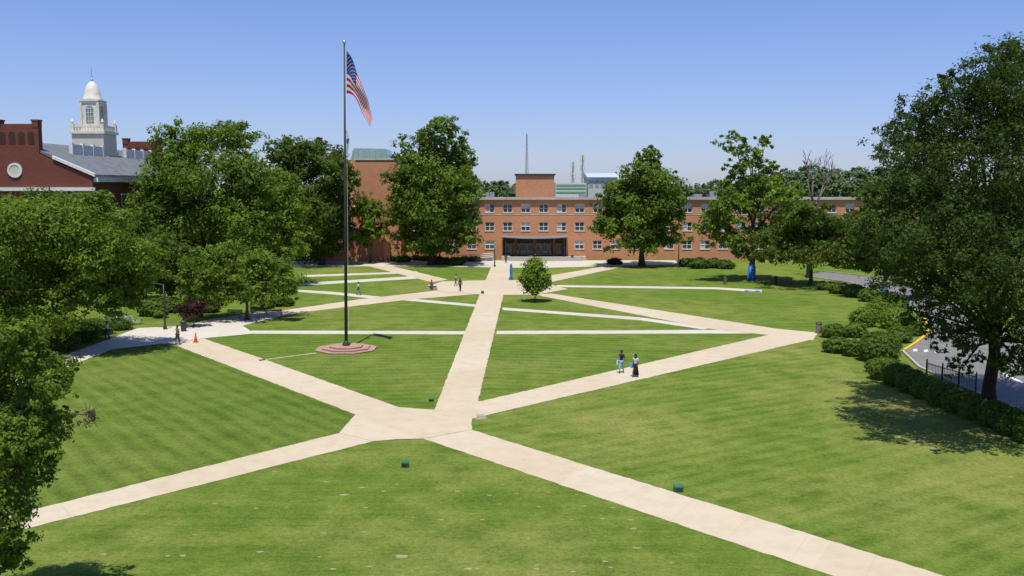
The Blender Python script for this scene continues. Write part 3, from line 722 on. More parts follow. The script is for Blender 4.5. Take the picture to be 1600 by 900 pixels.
# mechanical buildings on the horizon
root4=thing('plant_building','pale metal clad building with sloping blue grey roof beyond the brick hall roof','building',(X(942,240),240,0))
b=MB(); b.box(X(919,240),X(964,240),240,255,0,Z(277,240)); b.build('wall',pm('clad',(.55,.58,.6),(.45,.48,.5),1,.5),root4)
b=MB(); b.extr_x([(239.4,Z(277,240)+.004),(255.5,Z(277,240)+.004),(255.5,Z(271,240)),(247,Z(270,240))],X(917,240),X(966,240)); b.build('roof',pm('cladroof',(.55,.62,.72),(.5,.56,.66),1,.4),root4)
for k in range(5):
    b=MB(); x=X(921+k*9,240); b.box(x,x+.9,239.94,239.995,Z(293,240),Z(283,240)); b.build('louvre',M['greymetal'],root4)
root5=thing('low_building','low white building with green bands beyond the roof, left of the metal clad one','building',(X(888,232),232,0))
b=MB(); b.box(X(868,232),X(916,232),232,240,0,Z(286,232)); b.build('wall',M['trim'],root5)
gbm=pm('green_band',(.16,.42,.2),(.2,.36,.2),2,.6)
for py in (289,294,300):
    b=MB(); b.box(X(869,232),X(915,232),231.9,231.996,Z(py+1.3,232),Z(py-1,232)); b.build('green_band',gbm,root5)
def lattice(name,label,px,pt,Y,wd,bars):
    B=Vector((X(px,Y),Y,0)); t=thing(name,label,'mast',B); zt=Z(pt,Y)
    for sx,sy in ((-1,-1),(1,-1),(0,1)):
        b=MB(); b.tube([(B.x+sx*wd,B.y+sy*wd,0),(B.x+sx*wd*.15,B.y+sy*wd*.15,zt)],[.10,.06],5); b.build('leg',M['greymetal'],t)
    b=MB()
    for k in range(bars):
        s=k/bars; s2=(k+1)/bars; w1=wd*(1-.85*s); w2=wd*(1-.85*s2)
        for (a,c) in (((-1,-1),(1,-1)),((1,-1),(0,1)),((0,1),(-1,-1))):
            b.tube([(B.x+a[0]*w1,B.y+a[1]*w1,zt*s),(B.x+c[0]*w2,B.y+c[1]*w2,zt*s2)],[.04,.04],4)
            b.tube([(B.x+a[0]*w1,B.y+a[1]*w1,zt*s),(B.x+c[0]*w1,B.y+c[1]*w1,zt*s)],[.04,.04],4)
    b.build('bracing',M['greymetal'],t)
    return t,B,zt
lattice('radio_mast','slender lattice radio mast rising behind the rooftop penthouse',823,209,270,.8,24)
for px,pt,lab in ((910,242,'taller cell antenna tower beyond the brick roof'),(895,253,'shorter cell antenna tower beyond the brick roof')):
    t,B,zt=lattice('antenna_tower',lab,px,pt,300,.9,18)
    for q,(dz,nn) in enumerate(((1.2,6),(4.0,5))):
        for k in range(nn):
            a=2*math.pi*k/nn; b=MB(); b.obox((B.x+.75*math.cos(a),B.y+.75*math.sin(a),zt-dz),(.3,.3,1.7),a); b.build('antenna_panel',M['whitepaint'],t)
        b=MB(); b.lathe(B.x,B.y,[(.7,zt-dz-.05),(.7,zt-dz+.05)],12); b.build('platform',M['greymetal'],t)

# ---------------------------------------------------------------- left hall with cupola
Lr=thing('gabled_hall','dark red brick hall with slate roof, white trim and chimney parapets at upper left','building',(-64,145,0))
xc=at(30,300,125).x; xe=at(150,300,125).x; xw=2*xc-xe; ze=at(0,277,125).z; zrg=at(0,224,125).z
b=MB(); b.extr_y([(xw+.4,-.05),(xe-.4,-.05),(xe-.4,ze),(xc,zrg-.15),(xw+.4,ze)],125,165); b.build('wall',M['brickdark'],Lr)
th=.35
for s,xx in ((1,xe),(-1,xw)):
    b=MB(); b.add([(xx,125.3,ze),(xx,164.7,ze),(xc,164.7,zrg),(xc,125.3,zrg),(xx,125.3,ze+th),(xx,164.7,ze+th),(xc,164.7,zrg+th),(xc,125.3,zrg+th)],[(0,1,2,3),(4,5,6,7),(0,1,5,4),(1,2,6,5),(2,3,7,6),(3,0,4,7)])
    b.build('roof',M['slate'],Lr)
for s,xx in ((1,xe),(-1,xw)):
    b=MB(); zz=ze+(zrg-ze)*(1-4.6/abs(xe-xc)); b.add([(xx,124.75,ze+.05),(xc+s*4.6,124.75,zz+.05),(xc+s*4.6,125.25,zz+.05),(xx,125.25,ze+.05),(xx,124.75,ze+.45),(xc+s*4.6,124.75,zz+.45),(xc+s*4.6,125.25,zz+.45),(xx,125.25,ze+.45)],[(0,1,2,3),(4,5,6,7),(0,1,5,4),(1,2,6,5),(2,3,7,6),(3,0,4,7)]); b.build('rake_trim',M['trim'],Lr)
zc=at(0,297,125).z
b=MB(); b.box(xw,xe,124.6,124.99,zc-.1,zc+.35); b.build('cornice',M['trim'],Lr)
b=MB(); b.box(xe-.38,xe+.2,125.3,165,ze-.6,ze-.02); b.build('eave_cornice',M['trim'],Lr)
def chimney_wall(cx,y,half,ztop,zb):
    b=MB()
    b.box(cx-half,cx+half,y-.5,y+.5,zb,ztop-.8)
    b.box(cx-half,cx-half*.72,y-.56,y+.56,ztop-.8,ztop); b.box(cx+half*.72,cx+half,y-.56,y+.56,ztop-.8,ztop); b.box(cx-half*.72,cx+half*.72,y-.45,y+.45,ztop-.8,ztop-.35)
    cw=b.build('chimney_parapet',M['brickdark'],Lr)
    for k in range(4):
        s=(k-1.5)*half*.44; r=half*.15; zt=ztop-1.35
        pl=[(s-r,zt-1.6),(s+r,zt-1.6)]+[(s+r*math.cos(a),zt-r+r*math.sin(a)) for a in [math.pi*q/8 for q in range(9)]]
        b=MB(); b.extr_y([(cx+u,v) for u,v in pl],y-.53,y-.503); b.build('arch_shade_panel',M['archshade'],cw)  # thin plate on the wall face, dark colour painted as the arch's shadow
    b=MB(); b.box(cx-half*1.03,cx-half*.69,y-.6,y+.6,ztop+.003,ztop+.2); b.build('chimney_cap',M['brickdark'],cw)
    b=MB(); b.box(cx+half*.69,cx+half*1.03,y-.6,y+.6,ztop+.003,ztop+.2); b.build('chimney_cap',M['brickdark'],cw)
zt=at(0,189,125).z
chimney_wall(xc,125.6,at(64,300,125).x-xc,zt,ze+2)
chimney_wall(xc+1,165,3.2,at(0,218,165).z,zrg-2.5)
mc=at(23,266,124.9); b=MB(); n=24
ring=[]
for k in range(n):
    a=2*math.pi*k/n
    ring+= [(mc.x+.95*math.cos(a),124.84,mc.z+.95*math.sin(a)),(mc.x+.68*math.cos(a),124.84,mc.z+.68*math.sin(a)),(mc.x+.95*math.cos(a),124.99,mc.z+.95*math.sin(a)),(mc.x+.68*math.cos(a),124.99,mc.z+.68*math.sin(a))]
fs=[]
for k in range(n):
    a=k*4;c=((k+1)%n)*4; fs+= [(a,c,c+1,a+1),(a,a+2,c+2,c),(a+1,c+1,c+3,a+3)]
b.add(ring,fs); md=b.build('medallion',M['trim'],Lr)
b=MB(); b.extr_y([(mc.x+.66*math.cos(2*math.pi*k/n),mc.z+.66*math.sin(2*math.pi*k/n)) for k in range(n)],124.9,124.985); b.build('medallion_panel',M['stone'],md)
for py_z in (12.2,8.2,4.2):
    for yy in range(129,164,5):
        b=MB(); b.box(xe-.39,xe-.34,yy,yy+1.7,py_z-1.2,py_z+1.2); wn=b.build('window',M['trim'],Lr)
        b=MB(); b.box(xe-.335,xe-.32,yy+.15,yy+1.55,py_z-1.05,py_z+1.05); b.build('pane',M['glass'],wn)
for ya,yb in ((133.5,143.5),(152,162.5)):
    xx=xc+3.2; z0=zrg-(zrg-ze)*3.2/abs(xe-xc)+.3
    bl_=MB(); bl_.box(xx-.15,xx+.15,ya,yb,z0+1.1,z0+1.35); bl_.box(xx-.15,xx+.15,ya,yb,z0-.1,z0+.2)
    for k in range(4): yk=ya+(yb-ya)*k/3; bl_.box(xx-.25,xx+.25,yk-.25,yk+.25,z0-.1,z0+1.55)
    y=ya+.4
    while y<yb: bl_.box(xx-.08,xx+.08,y,y+.16,z0+.2,z0+1.1); y+=.42
    bl_.build('balustrade',M['trim'],Lr)
# cupola: square stone stage, lantern, bell dome
CR=M['cream']
YC=147; cxx=at(147,200,YC).x
cu=MB(); hw_=(at(180,200,YC).x-at(147,200,YC).x)*.82; z1=at(0,210,YC).z; z2=at(0,198,YC).z
cu.box(cxx-hw_*.9,cxx+hw_*.9,YC-hw_*.9,YC+hw_*.9,zrg-2,z1)
cu.box(cxx-hw_*.96,cxx+hw_*.96,YC-hw_*.96,YC+hw_*.96,zrg-2,at(0,236,YC).z)
cu.build('cupola_base',M['stone'],Lr)
b=MB(); b.box(cxx-hw_,cxx+hw_,YC-hw_,YC+hw_,z1+.003,z1+.42); b.build('cupola_cornice',CR,Lr)
for sx in (-1,1):
    for sy in (-1,1):
        b=MB(); b.box(cxx+sx*hw_*.85-.25,cxx+sx*hw_*.85+.25,YC+sy*hw_*.85-.25,YC+sy*hw_*.85+.25,z1+.425,z2+.3)
        b.lathe(cxx+sx*hw_*.85,YC+sy*hw_*.85,[(.08,z2+.3),(.24,z2+.55),(.18,z2+.8),(.03,z2+1.1)],8); b.build('urn_pedestal',CR,Lr)
for s in (-1,1):
    b=MB(); b.box(cxx-hw_*.76,cxx+hw_*.76,YC+s*hw_*.85-.1,YC+s*hw_*.85+.1,z2-.15,z2+.08)
    for k in range(9):
        u=-hw_*.68+k*hw_*.17; b.box(cxx+u-.09,cxx+u+.09,YC+s*hw_*.85-.07,YC+s*hw_*.85+.07,z1+.425,z2-.15)
    b.build('cupola_balustrade',CR,Lr)
    b=MB(); b.box(cxx+s*hw_*.85-.1,cxx+s*hw_*.85+.1,YC-hw_*.76,YC+hw_*.76,z2-.15,z2+.08)
    for k in range(9):
        u=-hw_*.68+k*hw_*.17; b.box(cxx+s*hw_*.85-.07,cxx+s*hw_*.85+.07,YC+u-.09,YC+u+.09,z1+.425,z2-.15)
    b.build('cupola_balustrade',CR,Lr)
z3=at(0,157,YC).z; lr=1.3
b=MB(); lw=lr
b.box(cxx-lw*1.08,cxx+lw*1.08,YC-lw*1.08,YC+lw*1.08,z1+.42,z1+1.2)
b.box(cxx-lw,cxx+lw,YC-lw,YC+lw,z1+1.2,z3-.45)
b.box(cxx-lw*1.1,cxx+lw*1.1,YC-lw*1.1,YC+lw*1.1,z3-.45,z3-.2)
b.box(cxx-lw*1.16,cxx+lw*1.16,YC-lw*1.16,YC+lw*1.16,z3-.2,z3)
for sx in (-1,1):
    for sy in (-1,1): b.box(cxx+sx*lw-.2,cxx+sx*lw+.2,YC+sy*lw-.2,YC+sy*lw+.2,z1+1.2,z3-.45)
la=b.build('lantern',CR,Lr)
cg=pm('cupola_glass',(.16,.18,.2),(.25,.27,.29),2,.3)
for k in range(4):
    a=R(-90)+k*R(90); r=.56; zt_=z3-.85
    def arch(rr,d0,d1,zb):
        pl=[(-rr,zb),(rr,zb)]+[(rr*math.cos(q),zt_-r+rr*math.sin(q)) for q in [math.pi*j/10 for j in range(11)]]
        vs=[]
        for d_ in (d0,d1):
            for u,z in pl: vs.append((cxx+math.cos(a)*(lw+d_)-math.sin(a)*u,YC+math.sin(a)*(lw+d_)+math.cos(a)*u,z))
        n=len(pl); q=MB(); q.add(vs,[tuple(range(n)),tuple(range(n,2*n))]+[(i,(i+1)%n,(i+1)%n+n,i+n) for i in range(n)]); return q
    ao=arch(r,.004,.03,z1+1.6).build('arched_opening',cg,la)
    q=MB()
    for u in (-.19,.19): q.obox((cxx+math.cos(a)*(lw+.05)-math.sin(a)*u,YC+math.sin(a)*(lw+.05)+math.cos(a)*u,(z1+1.6+zt_-.15)/2),(.04,.07,zt_-.15-z1-1.6),a)
    for j in range(4): q.obox((cxx+math.cos(a)*(lw+.06),YC+math.sin(a)*(lw+.06),z1+1.9+j*.62),(.03,r*1.95,.07),a)
    q.build('glazing_bars',CR,la)
z4=at(0,127,YC).z
b=MB(); hD=z4-z3
b.lathe(cxx,YC,[(lr*1.12,z3+.003),(lr*1.1,z3+.06*hD),(lr*.98,z3+.16*hD),(lr*.9,z3+.34*hD),(lr*.80,z3+.55*hD),(lr*.62,z3+.76*hD),(lr*.36,z3+.92*hD),(lr*.12,z4)],24); b.build('dome',CR,Lr,smooth=True)
b=MB(); b.lathe(cxx,YC,[(.14,z4-.05),(.2,z4+.25),(.07,z4+.5),(.045,z4+1),(.025,at(0,106,YC).z)],8); b.build('finial',M['greymetal'],Lr)

# ---------------------------------------------------------------- flagpole and flag
FB=G(541,546); YF=FB.y
fp=thing('flagpole','very tall dark flagpole on an octagonal brick plinth in the left lawn','flagpole',FB)
zt=at(538,69,YF).z; xt=at(538,69,YF).x
b=MB(); b.lathe(FB.x,FB.y,[(2.75,-.02),(2.75,.11)],8,rot=R(22.5)); b.lathe(FB.x,FB.y,[(2.15,.113),(2.15,.23)],8,rot=R(22.5)); b.lathe(FB.x,FB.y,[(1.5,.233),(1.5,.36)],8,rot=R(22.5)); b.build('plinth',M['brickpave'],fp)
b=MB(); b.lathe(FB.x,FB.y,[(2.8,.06),(2.8,.111)],8,rot=R(22.5)); b.lathe(FB.x,FB.y,[(2.19,.18),(2.19,.231)],8,rot=R(22.5)); b.lathe(FB.x,FB.y,[(1.54,.31),(1.54,.363)],8,rot=R(22.5)); b.build('plinth_edging',pm('edging',(.45,.28,.21),(.36,.21,.16),3,.9),fp)
b=MB(); b.tube([(FB.x,FB.y,.3),(FB.x+(xt-FB.x)*.5,FB.y,zt*.5),(xt,FB.y,zt)],[.15,.12,.06],14); b.lathe(FB.x,FB.y,[(.34,.363),(.34,.5),(.22,.65),(.17,.8)],14); b.build('pole',M['bronze'],fp,smooth=True)
b=MB(); b.lathe(xt,FB.y,[(.02,zt),(.13,zt+.05),(.17,zt+.17),(.13,zt+.29),(.02,zt+.34)],12); b.build('finial',M['silver'],fp,smooth=True)
b=MB(); b.tube([(FB.x+.24,FB.y,1.3),(xt+.14,FB.y,zt-.1)],[.012,.012],4); b.build('halyard',M['whitepaint'],fp)
topc=[(541.5,79),(549,90),(556,107),(563,125),(570,146),(577,166),(583,186)]
botc=[(541.5,146),(547,146),(552,149),(558,159),(565,172),(571,184),(577,198)]
def lerpc(c,u):
    t=u*(len(c)-1); i=min(int(t),len(c)-2); f=t-i
    return (c[i][0]*(1-f)+c[i+1][0]*f, c[i][1]*(1-f)+c[i+1][1]*f)
def fpt(u,v,off=0):
    a=lerpc(topc,u); c=lerpc(botc,u)
    fx=1.1*math.sin(u*11+v*3)*min(1,u*3)
    yy=YF-.5*u-.35*v*min(1,u*3)+.35*u*math.sin(u*9+v*2.2)+.16*math.sin(v*7+u*5)*min(1,u*4)+off
    return at(a[0]*(1-v)+c[0]*v+fx,a[1]*(1-v)+c[1]*v,yy)
def fgrid(mb,u0,u1,v0,v1,nu,nv,mi=0):
    vs=[fpt(u0+(u1-u0)*i/nu,v0+(v1-v0)*j/nv) for j in range(nv+1) for i in range(nu+1)]
    mb.add(vs,[(j*(nu+1)+i,j*(nu+1)+i+1,(j+1)*(nu+1)+i+1,(j+1)*(nu+1)+i) for j in range(nv) for i in range(nu)],mi)
fl=thing('flag','red white and blue stars and stripes flag drooping from the top of the pole','flag',fpt(0,.5))
b=MB()
for k in range(13): fgrid(b,.4 if k<7 else 0,1,k/13,(k+1)/13,36 if k<7 else 56,3,k%2)
b.build('stripes',[M['flagred'],M['flagwhite']],fl,smooth=True,recalc=False)
b=MB(); fgrid(b,0,.4,0,7/13,24,14); b.build('canton',M['flagblue'],fl,smooth=True,recalc=False)
b=MB()
for off in (-.03,.03):
    for rr in range(9):
        for cc in range(6 if rr%2==0 else 5):
            u=.4*((cc*2+1+(rr%2))/12.); v=7/13*((rr+1)/10.)
            pts=[]
            for k in range(10):
                rad=(.011 if k%2==0 else .0045)*1.25; a=math.pi/2+k*math.pi/5
                pts.append(fpt(max(0,u+rad*math.cos(a)),v-rad*1.9*math.sin(a),off))
            b.add([fpt(u,v,off)]+pts,[(0,1+k,1+(k+1)%10) for k in range(10)])
b.build('stars',M['flagwhite'],fl,recalc=False)
fl2=MB(); vs=[]
for j in range(15):
    s=j/14; wv=.26*(.5+.5*math.sin(s*math.pi))*(1 if s<.5 else .8)
    c=at(540.5,204+36*s,YF)
    for i in range(5):
        u=i/4; vs.append((c.x+.05+wv*u,YF-.25+.18*math.sin(u*6+s*3),c.z))
fl2.add(vs,[(j*5+i,j*5+i+1,(j+1)*5+i+1,(j+1)*5+i) for j in range(14) for i in range(4)],0)
fl2.m=[1 if 4<(k//4)<8 else 0 for k in range(len(fl2.f))]
o=fl2.build('furled_flag',[M['flagwhite'],M['bluepaint']],smooth=True,origin=at(540.5,222,YF)); tag(o,'small white and blue furled flag hanging halfway up the pole','flag')

# ---------------------------------------------------------------- street furniture
def lamp(px,pb,pt,label):
    B=G(px,pb); t=thing('street_lamp',label,'street lamp',B); zt=at(px,pt,B.y).z
    b=MB(); b.lathe(B.x,B.y,[(.2,0),(.2,.25),(.11,.4),(.09,zt*.5),(.065,zt-.1)],10); b.build('pole',M['darkmetal'],t,smooth=True)
    b=MB(); b.tube([(B.x,B.y,zt-.12),(B.x-.75,B.y,zt)],[.05,.04],6); b.build('arm',M['darkmetal'],t)
    b=MB(); b.add([(B.x-1.5,B.y-.2,zt-.02),(B.x-.65,B.y-.2,zt-.02),(B.x-.65,B.y+.2,zt-.02),(B.x-1.5,B.y+.2,zt-.02),(B.x-1.42,B.y-.14,zt+.2),(B.x-.7,B.y-.14,zt+.2),(B.x-.7,B.y+.14,zt+.2),(B.x-1.42,B.y+.14,zt+.2)],[(0,3,2,1),(4,5,6,7),(0,1,5,4),(1,2,6,5),(2,3,7,6),(3,0,4,7)]); b.build('lamp_head',M['darkmetal'],t)
lamp(773,417,379,'dark street lamp left of the entrance canopy')
lamp(1060,418,380,'dark street lamp right of the full round tree')
lamp(258,515,443,'dark street lamp beside the left paved area')
bench=None
def bench_at(px,py,rz,label):
    global bench
    B=G(px,py)
    if bench is None:
        t=thing('park_bench',label,'bench',B,rz)
        b=MB()
        for k in range(4): b.box(-.9,.9,-.22+k*.13,-.12+k*.13,.43,.47)
        b.build('seat',M['wood'],t,local=True)
        b=MB()
        for k in range(3): b.box(-.9,.9,.29+k*.025,.32+k*.025,.55+k*.13,.65+k*.13)
        b.build('backrest',M['wood'],t,local=True)
        for s in (-1,1):
            b=MB(); b.box(s*.75-.03,s*.75+.03,-.2,-.14,0,.428); b.build('leg',M['darkmetal'],t,local=True)
            b=MB(); b.tube([(s*.75,.3,0),(s*.75,.26,.43),(s*.75,.4,.95)],[.03,.03,.025],5); b.build('leg',M['darkmetal'],t,local=True)
        bench=t; return t
    t=copy_tree(bench); t.location=B; t.rotation_euler=(0,0,rz); t['label']=label
    return t
bench_at(428,497,R(15),'bench under the right side of the low spreading tree')
bench_at(365,497,R(-10),'bench under the left side of the low spreading tree, nearest the purple tree')
bench_at(404,492,R(180),'bench behind the trunk of the low spreading tree')
bench_at(1198,442,R(5),'bench right of the blue painted trunk')
bench_at(1229,444,R(0),'bench left of the short dense dark tree trunk')
def bin_(px,py,mat,label,h=.95,r=.29):
    B=G(px,py); t=thing('litter_bin',label,'litter bin',B)
    b=MB(); b.lathe(B.x,B.y,[(r*.85,0),(r*.9,.05),(r,h*.85),(r,h)],14); b.build('body',mat,t)
    b=MB(); b.lathe(B.x,B.y,[(r*1.08,h+.003),(r*1.08,h+.06),(r*.8,h+.15),(r*.4,h+.18)],14); b.build('lid',M['darkmetal'],t)
bin_(287,518,M['darkmetal'],'black litter bin behind the purple tree side of the paved area')
bin_(894,407,M['bluepaint'],'blue litter bin right of the entrance steps')
bin_(1133,444,pm('brown_bin',(.16,.1,.06),(.2,.13,.08),3,.8),'brown litter bin left of the blue painted trunk')
bin_(1212,443,M['darkmetal'],'black litter bin between the two benches at right')
bin_(1279,521,pm('stone_bin',(.25,.2,.15),(.18,.14,.11),6,.9),'brown litter bin where the right diagonal paths meet')
B=G(306,535); t=thing('traffic_cone','orange traffic cone standing on the left path','traffic cone',B)
b=MB(); b.box(B.x-.22,B.x+.22,B.y-.22,B.y+.22,.037,.08); b.build('base',M['orange'],t)
b=MB(); b.lathe(B.x,B.y,[(.17,.08),(.11,.45),(.085,.62),(.04,.92),(.03,.95)],16); b.build('cone',M['orange'],t,smooth=True)
lidm=pm('box_lid',(.05,.155,.085),(.065,.185,.105),5,.6)
def ubox(px,py,w_,h_,label):
    B=G(px,py); t=thing('utility_box',label,'utility box',B)
    b=MB(); b.box(B.x-w_/2,B.x+w_/2,B.y-w_*.4,B.y+w_*.4,0,h_*.75); b.build('body',M['greenbox'],t)
    b=MB(); b.add([(B.x-w_*.53,B.y-w_*.44,h_*.753),(B.x+w_*.53,B.y-w_*.44,h_*.753),(B.x+w_*.53,B.y+w_*.44,h_*.753),(B.x-w_*.53,B.y+w_*.44,h_*.753),(B.x-w_*.48,B.y-w_*.38,h_),(B.x+w_*.48,B.y-w_*.38,h_),(B.x+w_*.48,B.y+w_*.38,h_),(B.x-w_*.48,B.y+w_*.38,h_)],[(0,3,2,1),(4,5,6,7),(0,1,5,4),(1,2,6,5),(2,3,7,6),(3,0,4,7)]); b.build('lid',lidm,t)
    for k in range(3):
        b=MB(); z=h_*(.2+.17*k); b.box(B.x-w_*.36,B.x+w_*.36,B.y-w_*.4-.012,B.y-w_*.4-.002,z,z+h_*.06); b.build('louvre',M['darkmetal'],t)
ubox(633,730,.38,.33,'green utility box in the foreground lawn below the path junction')
ubox(1060,768,.43,.34,'green utility box in the right lawn near the wide diagonal path')
ubox(674,627,.34,.22,'small green utility box left of the central path')
ubox(754,459,.4,.4,'tiny green box on the grass at the far end of the central path')
B=G(752,655); t=thing('marker_stone','low whitish stone block at the grass corner of the path junction','stone',B)
b=MB(); b.lathe(B.x,B.y,[(.46,-.02),(.42,.08),(.3,.1)],9,squash=.7); b.build('footing',M['soil'],t)
b=MB(); b.obox((B.x,B.y,.19),(.5,.34,.2),.2); b.obox((B.x-.03,B.y,.33),(.36,.26,.09),.3); b.build('block',M['stone'],t)
B=G(798.5,437); t=thing('painted_post','tall blue painted post standing on the central path','post',B)
b=MB(); zt=at(798,410,B.y).z; b.lathe(B.x,B.y,[(.26,.03),(.27,.3),(.2,.9),(.24,zt*.6),(.16,zt*.9)],9); b.build('shaft',M['bluepaint'],t)
b=MB(); b.lathe(B.x,B.y,[(.17,zt*.9+.003),(.2,zt*.95),(.08,zt)],9); b.build('cap',M['whitepaint'],t)
c=G(1176,455.5); t=thing('painted_slab','flat blue and white painted slab on the path before the blue trunk','slab',c)
b=MB(); b.box(c.x-.95,c.x+.95,c.y-.8,c.y+.8,.0,.08); b.build('slab',M['bluepaint'],t)
for (a0,a1,b0,b1) in ((-.7,.2,-.5,-.15),(-.2,.7,.15,.5)):
    b=MB(); b.box(c.x+a0,c.x+a1,c.y+b0,c.y+b1,.084,.088); b.build('white_marking',M['whitepaint'],t)
t=thing('ramp_railing','long white ramp railing rising toward the entrance','railing',G(738,408))
ya=G(738,408).y; xa,xb=X(704,ya),X(770,ya)
for q in range(3):
    b=MB(); b.tube([(xa,ya,.25+q*.35),(xb,ya,.85+q*.35)],[.07,.07],6); b.build('rail',M['trim'],t)
for k in range(7):
    s=k/6; b=MB(); b.box(xa+(xb-xa)*s-.05,xa+(xb-xa)*s+.05,ya+.08,ya+.18,0,1.0+.6*s); b.build('post',M['trim'],t)
b=MB(); b.extr_y([(xa,0),(xb,0),(xb,.75),(xa,.12)],ya+.3,ya+1.8); b.build('ramp',M['concrete'],t)
B=G(676,452); t=thing('planter_box','square concrete planter under the seated person near the far crossing','planter',B)
b=MB(); b.box(B.x-.55,B.x+.55,B.y-.4,B.y+.4,0,.5); b.build('box',M['concrete'],t)
b=MB(); b.box(B.x-.62,B.x+.62,B.y-.47,B.y+.47,.503,.58); b.build('rim',M['stone'],t)
A0=G(1447,598); A1=G(1524,622); t=thing('iron_fence','black iron picket fence section between hedge and road at right','fence',A0)
d=A1-A0; L=d.length; ang=math.atan2(d.y,d.x)
for z in (.2,1.45):
    c=A0+d*.5; b=MB(); b.obox((c.x,c.y,z),(L,.04,.05),ang); b.build('rail',M['darkmetal'],t)
for k in range(4):
    p=A0+d*(k/3); b=MB(); b.obox((p.x,p.y,.85),(.09,.09,1.7),ang); b.lathe(p.x,p.y,[(.03,1.703),(.06,1.76),(.01,1.83)],8); b.build('post',M['darkmetal'],t)
nk=32
for k in range(1,nk):
    p=A0+d*(k/nk); b=MB(); b.obox((p.x,p.y,.8),(.025,.025,1.5),ang); b.build('picket',M['darkmetal'],t)
B=G(1545,655); p=at(1540,637,B.y-.66)
b=MB(); s=.62; b.extr_y([(p.x-s*.8,p.z),(p.x,p.z-s),(p.x+s*.8,p.z),(p.x,p.z+s)],p.y-.02,p.y+.02); o=b.build('diamond_sign',pm('faded_sign',(.18,.22,.2),(.26,.3,.27),4,.7),origin=p); tag(o,'faded diamond shaped board on the trunk of the huge right tree','sign')

# ---------------------------------------------------------------- people
def skin(verts,edges,radii,name,mat,parent,sub=1,extra=None):
    me=bpy.data.meshes.new('sk'); bm=bmesh.new(); ly=bm.verts.layers.skin.verify()
    vs=[]
    for i,(v,r) in enumerate(zip(verts,radii)):
        q=bm.verts.new(v); q[ly].radius=(r,r); q[ly].use_root=(i==0); vs.append(q)
    for a,c in edges: bm.edges.new((vs[a],vs[c]))
    bm.to_mesh(me); bm.free()
    o=bpy.data.objects.new('sk',me); col.objects.link(o)
    o.modifiers.new('s','SKIN').use_smooth_shade=True
    s=o.modifiers.new('d','SUBSURF'); s.levels=sub; s.render_levels=sub
    dg=bpy.context.evaluated_depsgraph_get(); dg.update()
    m2=bpy.data.meshes.new_from_object(o.evaluated_get(dg)); bpy.data.objects.remove(o); bpy.data.meshes.remove(me)
    if extra:
        bm=bmesh.new(); bm.from_mesh(m2)
        tmp=bpy.data.meshes.new('t'); tmp.from_pydata([tuple(v) for v in extra.v],[],extra.f); bm.from_mesh(tmp); bm.to_mesh(m2); bm.free(); bpy.data.meshes.remove(tmp)
    m2.name=name; m2.materials.clear(); m2.materials.append(mat)
    m2.polygons.foreach_set('use_smooth',[True]*len(m2.polygons))
    r=bpy.data.objects.new(name,m2); col.objects.link(r); r.parent=parent
    return r
SK=pm('skin_brown',(.20,.11,.07),(.17,.09,.055),8,.6); SK2=pm('skin_dark',(.12,.065,.04),(.10,.05,.032),8,.6)
HR=pm('hair_black',(.012,.01,.009),(.02,.016,.014),12,.7); SHOE=pm('shoe',(.05,.05,.05),(.09,.09,.09),10,.7); EYE=pm('eye',(.02,.02,.02))
CN={}
def cloth(c):
    if c not in CN: CN[c]=pm('cloth_%d'%len(CN),c,tuple(x*.75 for x in c),9,.9)
    return CN[c]
